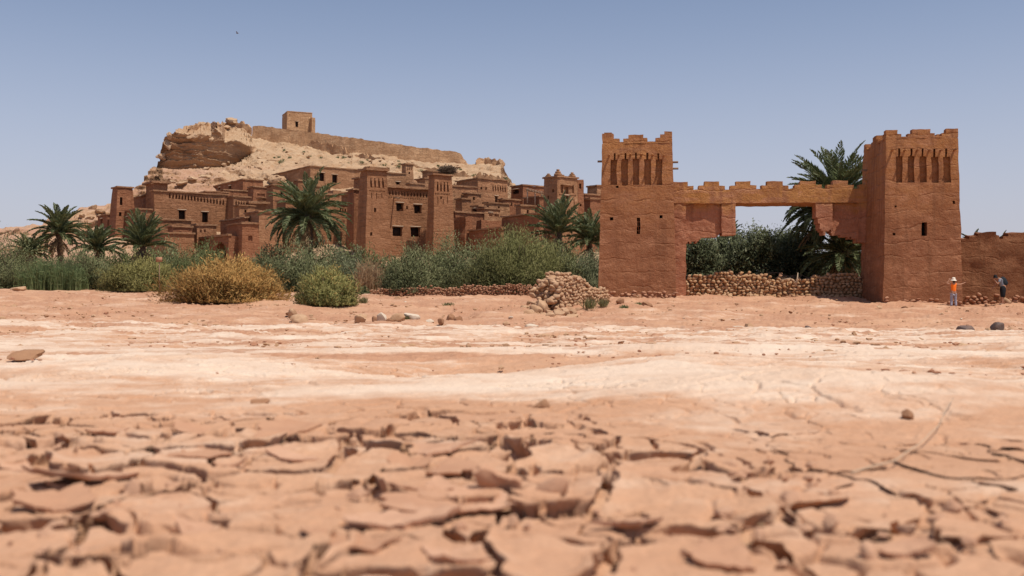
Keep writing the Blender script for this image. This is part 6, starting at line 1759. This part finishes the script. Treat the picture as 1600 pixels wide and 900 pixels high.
def person_standing():
    px_, d_ = 1490, 50.6; g = ground_at(px_, d_); s = 1.47 / 1.7
    root = empty('person', g); tag(root, 'person in orange sleeveless top, pale sun hat and patterned trousers with arms spread wide', 'person')
    o = lambda x, y, z: g + np.array([x, y, z]) * s
    J = {}; B = []
    def j(k, p, r, par=None):
        J[k] = (p, r); 
        if par: B.append((par, k))
    j('pelvis', o(0, 0, .92), (.14 * s, .105 * s)); j('waist', o(0, 0, 1.08), (.125 * s, .09 * s), 'pelvis'); j('chest', o(0, 0, 1.28), (.15 * s, .105 * s), 'waist'); j('collar', o(0, 0.01, 1.41), (.105 * s, .08 * s), 'chest')
    j('neck', o(0, .015, 1.49), .05 * s, 'collar'); j('jaw', o(0, .035, 1.55), .068 * s, 'neck'); j('skull', o(0, .02, 1.635), (.078 * s, .095 * s), 'jaw'); j('nose', o(0, .135, 1.60), .012 * s, 'skull')
    for sg, nm in ((-1, 'l'), (1, 'r')):
        j('hip' + nm, o(sg * .09, 0, .86), .092 * s, 'pelvis'); j('knee' + nm, o(sg * .12, .03, .47), .058 * s, 'hip' + nm); j('ank' + nm, o(sg * .14, -.01, .09), .038 * s, 'knee' + nm); j('toe' + nm, o(sg * .16, .15, .035), .035 * s, 'ank' + nm)
        j('sh' + nm, o(sg * .17, 0, 1.39), .052 * s, 'collar')
        j('ear' + nm, o(sg * .085, .02, 1.61), .014 * s, 'skull')
    j('elr', o(.42, .06, 1.38), .038 * s, 'shr'); j('wrr', o(.66, .14, 1.46), .026 * s, 'elr'); hand(J, B, o(.66, .14, 1.46), 'wrr', (.9, .3, .25), (0, .3, -1), s)
    j('ell', o(-.36, .10, 1.44), .038 * s, 'shl'); j('wrl', o(-.22, .12, 1.62), .026 * s, 'ell'); hand(J, B, o(-.22, .12, 1.62), 'wrl', (.5, .1, .85), (.8, 0, -.5), s)
    body = skin_mesh('body', J, B, M['skin'], root)
    top = {'a': (o(0, 0, .90), (.16 * s, .122 * s)), 'b': (o(0, 0, 1.08), (.143 * s, .108 * s)), 'c': (o(0, 0, 1.28), (.166 * s, .122 * s)), 'd': (o(0, .005, 1.42), (.115 * s, .092 * s)), 'e': (o(-.15, 0, 1.42), .055 * s), 'f': (o(.15, 0, 1.42), .055 * s)}
    skin_mesh('sleeveless_top', top, [('a', 'b'), ('b', 'c'), ('c', 'd'), ('d', 'e'), ('d', 'f')], M['orange'], root)
    tr = {'p': (o(0, 0, .90), (.155 * s, .118 * s))}; bb = []
    for sg, nm in ((-1, 'l'), (1, 'r')):
        tr['h' + nm] = (o(sg * .095, 0, .80), .105 * s); tr['k' + nm] = (o(sg * .12, .03, .47), .076 * s); tr['a' + nm] = (o(sg * .14, -.01, .10), .066 * s); bb += [('p', 'h' + nm), ('h' + nm, 'k' + nm), ('k' + nm, 'a' + nm)]
    skin_mesh('trousers', tr, bb, M['jeans'], root)
    for sg in (-1, 1):
        skin_mesh('shoe', {'a': (o(sg * .14, -.03, .05), .045 * s), 'b': (o(sg * .155, .10, .04), .042 * s), 'c': (o(sg * .165, .17, .035), .035 * s)}, [('a', 'b'), ('b', 'c')], M['shoe'], root, 1)
    hr = {'a': (o(0, -.015, 1.64), (.088 * s, .10 * s)), 'b': (o(0, -.05, 1.55), (.075 * s, .05 * s)), 'c': (o(0, -.07, 1.47), (.05 * s, .03 * s))}
    skin_mesh('hair', hr, [('a', 'b'), ('b', 'c')], M['hair'], root)
    hat_(root, o(0, .0, 1.665), s, np.array([0, -.1, 1.0]))

def hat_(root, c, s, axis, mat='straw', brim=.185, name='sun_hat'):
    axis = axis / np.linalg.norm(axis); a = np.cross(axis, [1, 0, .1]); a /= np.linalg.norm(a); b = np.cross(axis, a)
    prof = [(0, .135), (.05, .13), (.085, .115), (.1, .06), (.103, .02), (.108, -.0), (brim * .8, -.022), (brim, -.045), (brim * .97, -.055), (.1, -.012)]
    prof = [(0.0, .135)] + prof[1:]
    n = 20; an = np.linspace(0, 2 * np.pi, n, endpoint=False); v = []; q = []
    for r, z in prof: v += [c + s * (axis * z + r * (np.cos(t) * a + np.sin(t) * b)) for t in an]
    for i in range(len(prof) - 1): q += [(i * n + k, i * n + (k + 1) % n, (i + 1) * n + (k + 1) % n, (i + 1) * n + k) for k in range(n)]
    mb = MB(); mb.add(v, quads=q); mb.build(name, M[mat], root)
person_standing()

def person_bending():
    px_, d_ = 1566, 52.2; g = ground_at(px_, d_); s = 1.0
    root = empty('person', g); tag(root, 'person in black clothes and grey shirt bending forward with a dark backpack', 'person')
    o = lambda x, y, z: g + np.array([x, y, z]) * s
    J = {}; B = []
    def j(k, p, r, par=None):
        J[k] = (p, r)
        if par: B.append((par, k))
    j('pelvis', o(.06, 0, .90), (.13, .15)); j('waist', o(0.02, 0, 1.06), (.11, .13), 'pelvis'); j('chest', o(-.10, 0, 1.26), (.12, .15), 'waist'); j('collar', o(-.20, 0, 1.36), (.09, .11), 'chest')
    j('neck', o(-.27, 0, 1.39), .05, 'collar'); j('jaw', o(-.345, 0, 1.365), .062, 'neck'); j('skull', o(-.365, 0, 1.44), (.085, .08), 'jaw'); j('nose', o(-.455, 0, 1.39), .012, 'skull')
    for sg, nm in ((-1, 'l'), (1, 'r')):
        j('hip' + nm, o(.06, sg * .09, .86), .092, 'pelvis'); j('knee' + nm, o(.0 + .05 * sg, sg * .10, .46), .058, 'hip' + nm); j('ank' + nm, o(.04 + .09 * sg, sg * .10, .08), .036, 'knee' + nm); j('toe' + nm, o(-.11 + .09 * sg, sg * .11, .035), .034, 'ank' + nm)
        j('sh' + nm, o(-.19, sg * .17, 1.33), .055, 'collar'); j('ear' + nm, o(-.35, sg * .082, 1.41), .014, 'skull')
        e = o(-.28 + .05 * sg, sg * .22, 1.08); w = o(-.40, sg * .16, .92 if sg > 0 else 1.20); j('el' + nm, e, .04, 'sh' + nm); j('wr' + nm, w, .028, 'el' + nm); hand(J, B, w, 'wr' + nm, (w - e) / np.linalg.norm(w - e), (0, 1, .2), 1.0)
    skin_mesh('body', J, B, M['skin'], root)
    sh = {'a': (o(.04, 0, .94), (.14, .165)), 'b': (o(.01, 0, 1.08), (.125, .15)), 'c': (o(-.10, 0, 1.26), (.136, .168)), 'd': (o(-.20, 0, 1.35), (.10, .12))}; bb = [('a', 'b'), ('b', 'c'), ('c', 'd')]
    for sg, nm in ((-1, 'l'), (1, 'r')):
        sh['s' + nm] = (o(-.19, sg * .17, 1.33), .07); sh['e' + nm] = (o(-.25 + .03 * sg, sg * .21, 1.17), .06); bb += [('d', 's' + nm), ('s' + nm, 'e' + nm)]
    skin_mesh('shirt', sh, bb, M['greytee'], root)
    sk = {'p': (o(.03, 0, 1.10), (.15, .175)), 'q': (o(.06, 0, .86), (.165, .19))}; bb = [('p', 'q')]
    for sg, nm in ((-1, 'l'), (1, 'r')):
        sk['k' + nm] = (o(.03 + .05 * sg, sg * .09, .60), .125); sk['a' + nm] = (o(.03 + .07 * sg, sg * .10, .36), .12); bb += [('q', 'k' + nm), ('k' + nm, 'a' + nm)]
    skin_mesh('shorts', sk, bb, M['black'], root)
    skin_mesh('hair', {'a': (o(-.345, 0, 1.465), (.088, .085)), 'b': (o(-.29, 0, 1.42), (.06, .07))}, [('a', 'b')], M['hair'], root)
    hat_(root, o(-.36, 0, 1.465), .85, np.array([-.15, 0, 1.0]), 'black', .15, 'sun_hat')
    for sg in (-1, 1): skin_mesh('shoe', {'a': (o(.06 + .09 * sg, sg * .10, .05), .045), 'b': (o(-.06 + .09 * sg, sg * .11, .04), .042), 'c': (o(-.12 + .09 * sg, sg * .11, .036), .036)}, [('a', 'b'), ('b', 'c')], M['shoe'], root, 1)
    bp = skin_mesh('backpack', {'a': (o(.15, 0, .98), (.13, .20)), 'b': (o(.10, 0, 1.14), (.15, .215)), 'c': (o(.0, 0, 1.34), (.135, .20)), 'd': (o(-.08, 0, 1.45), (.07, .13))}, [('a', 'b'), ('b', 'c'), ('c', 'd')], M['bag'], None)
    tag(bp, 'dark backpack worn on the back of the bending person', 'backpack')
person_bending()
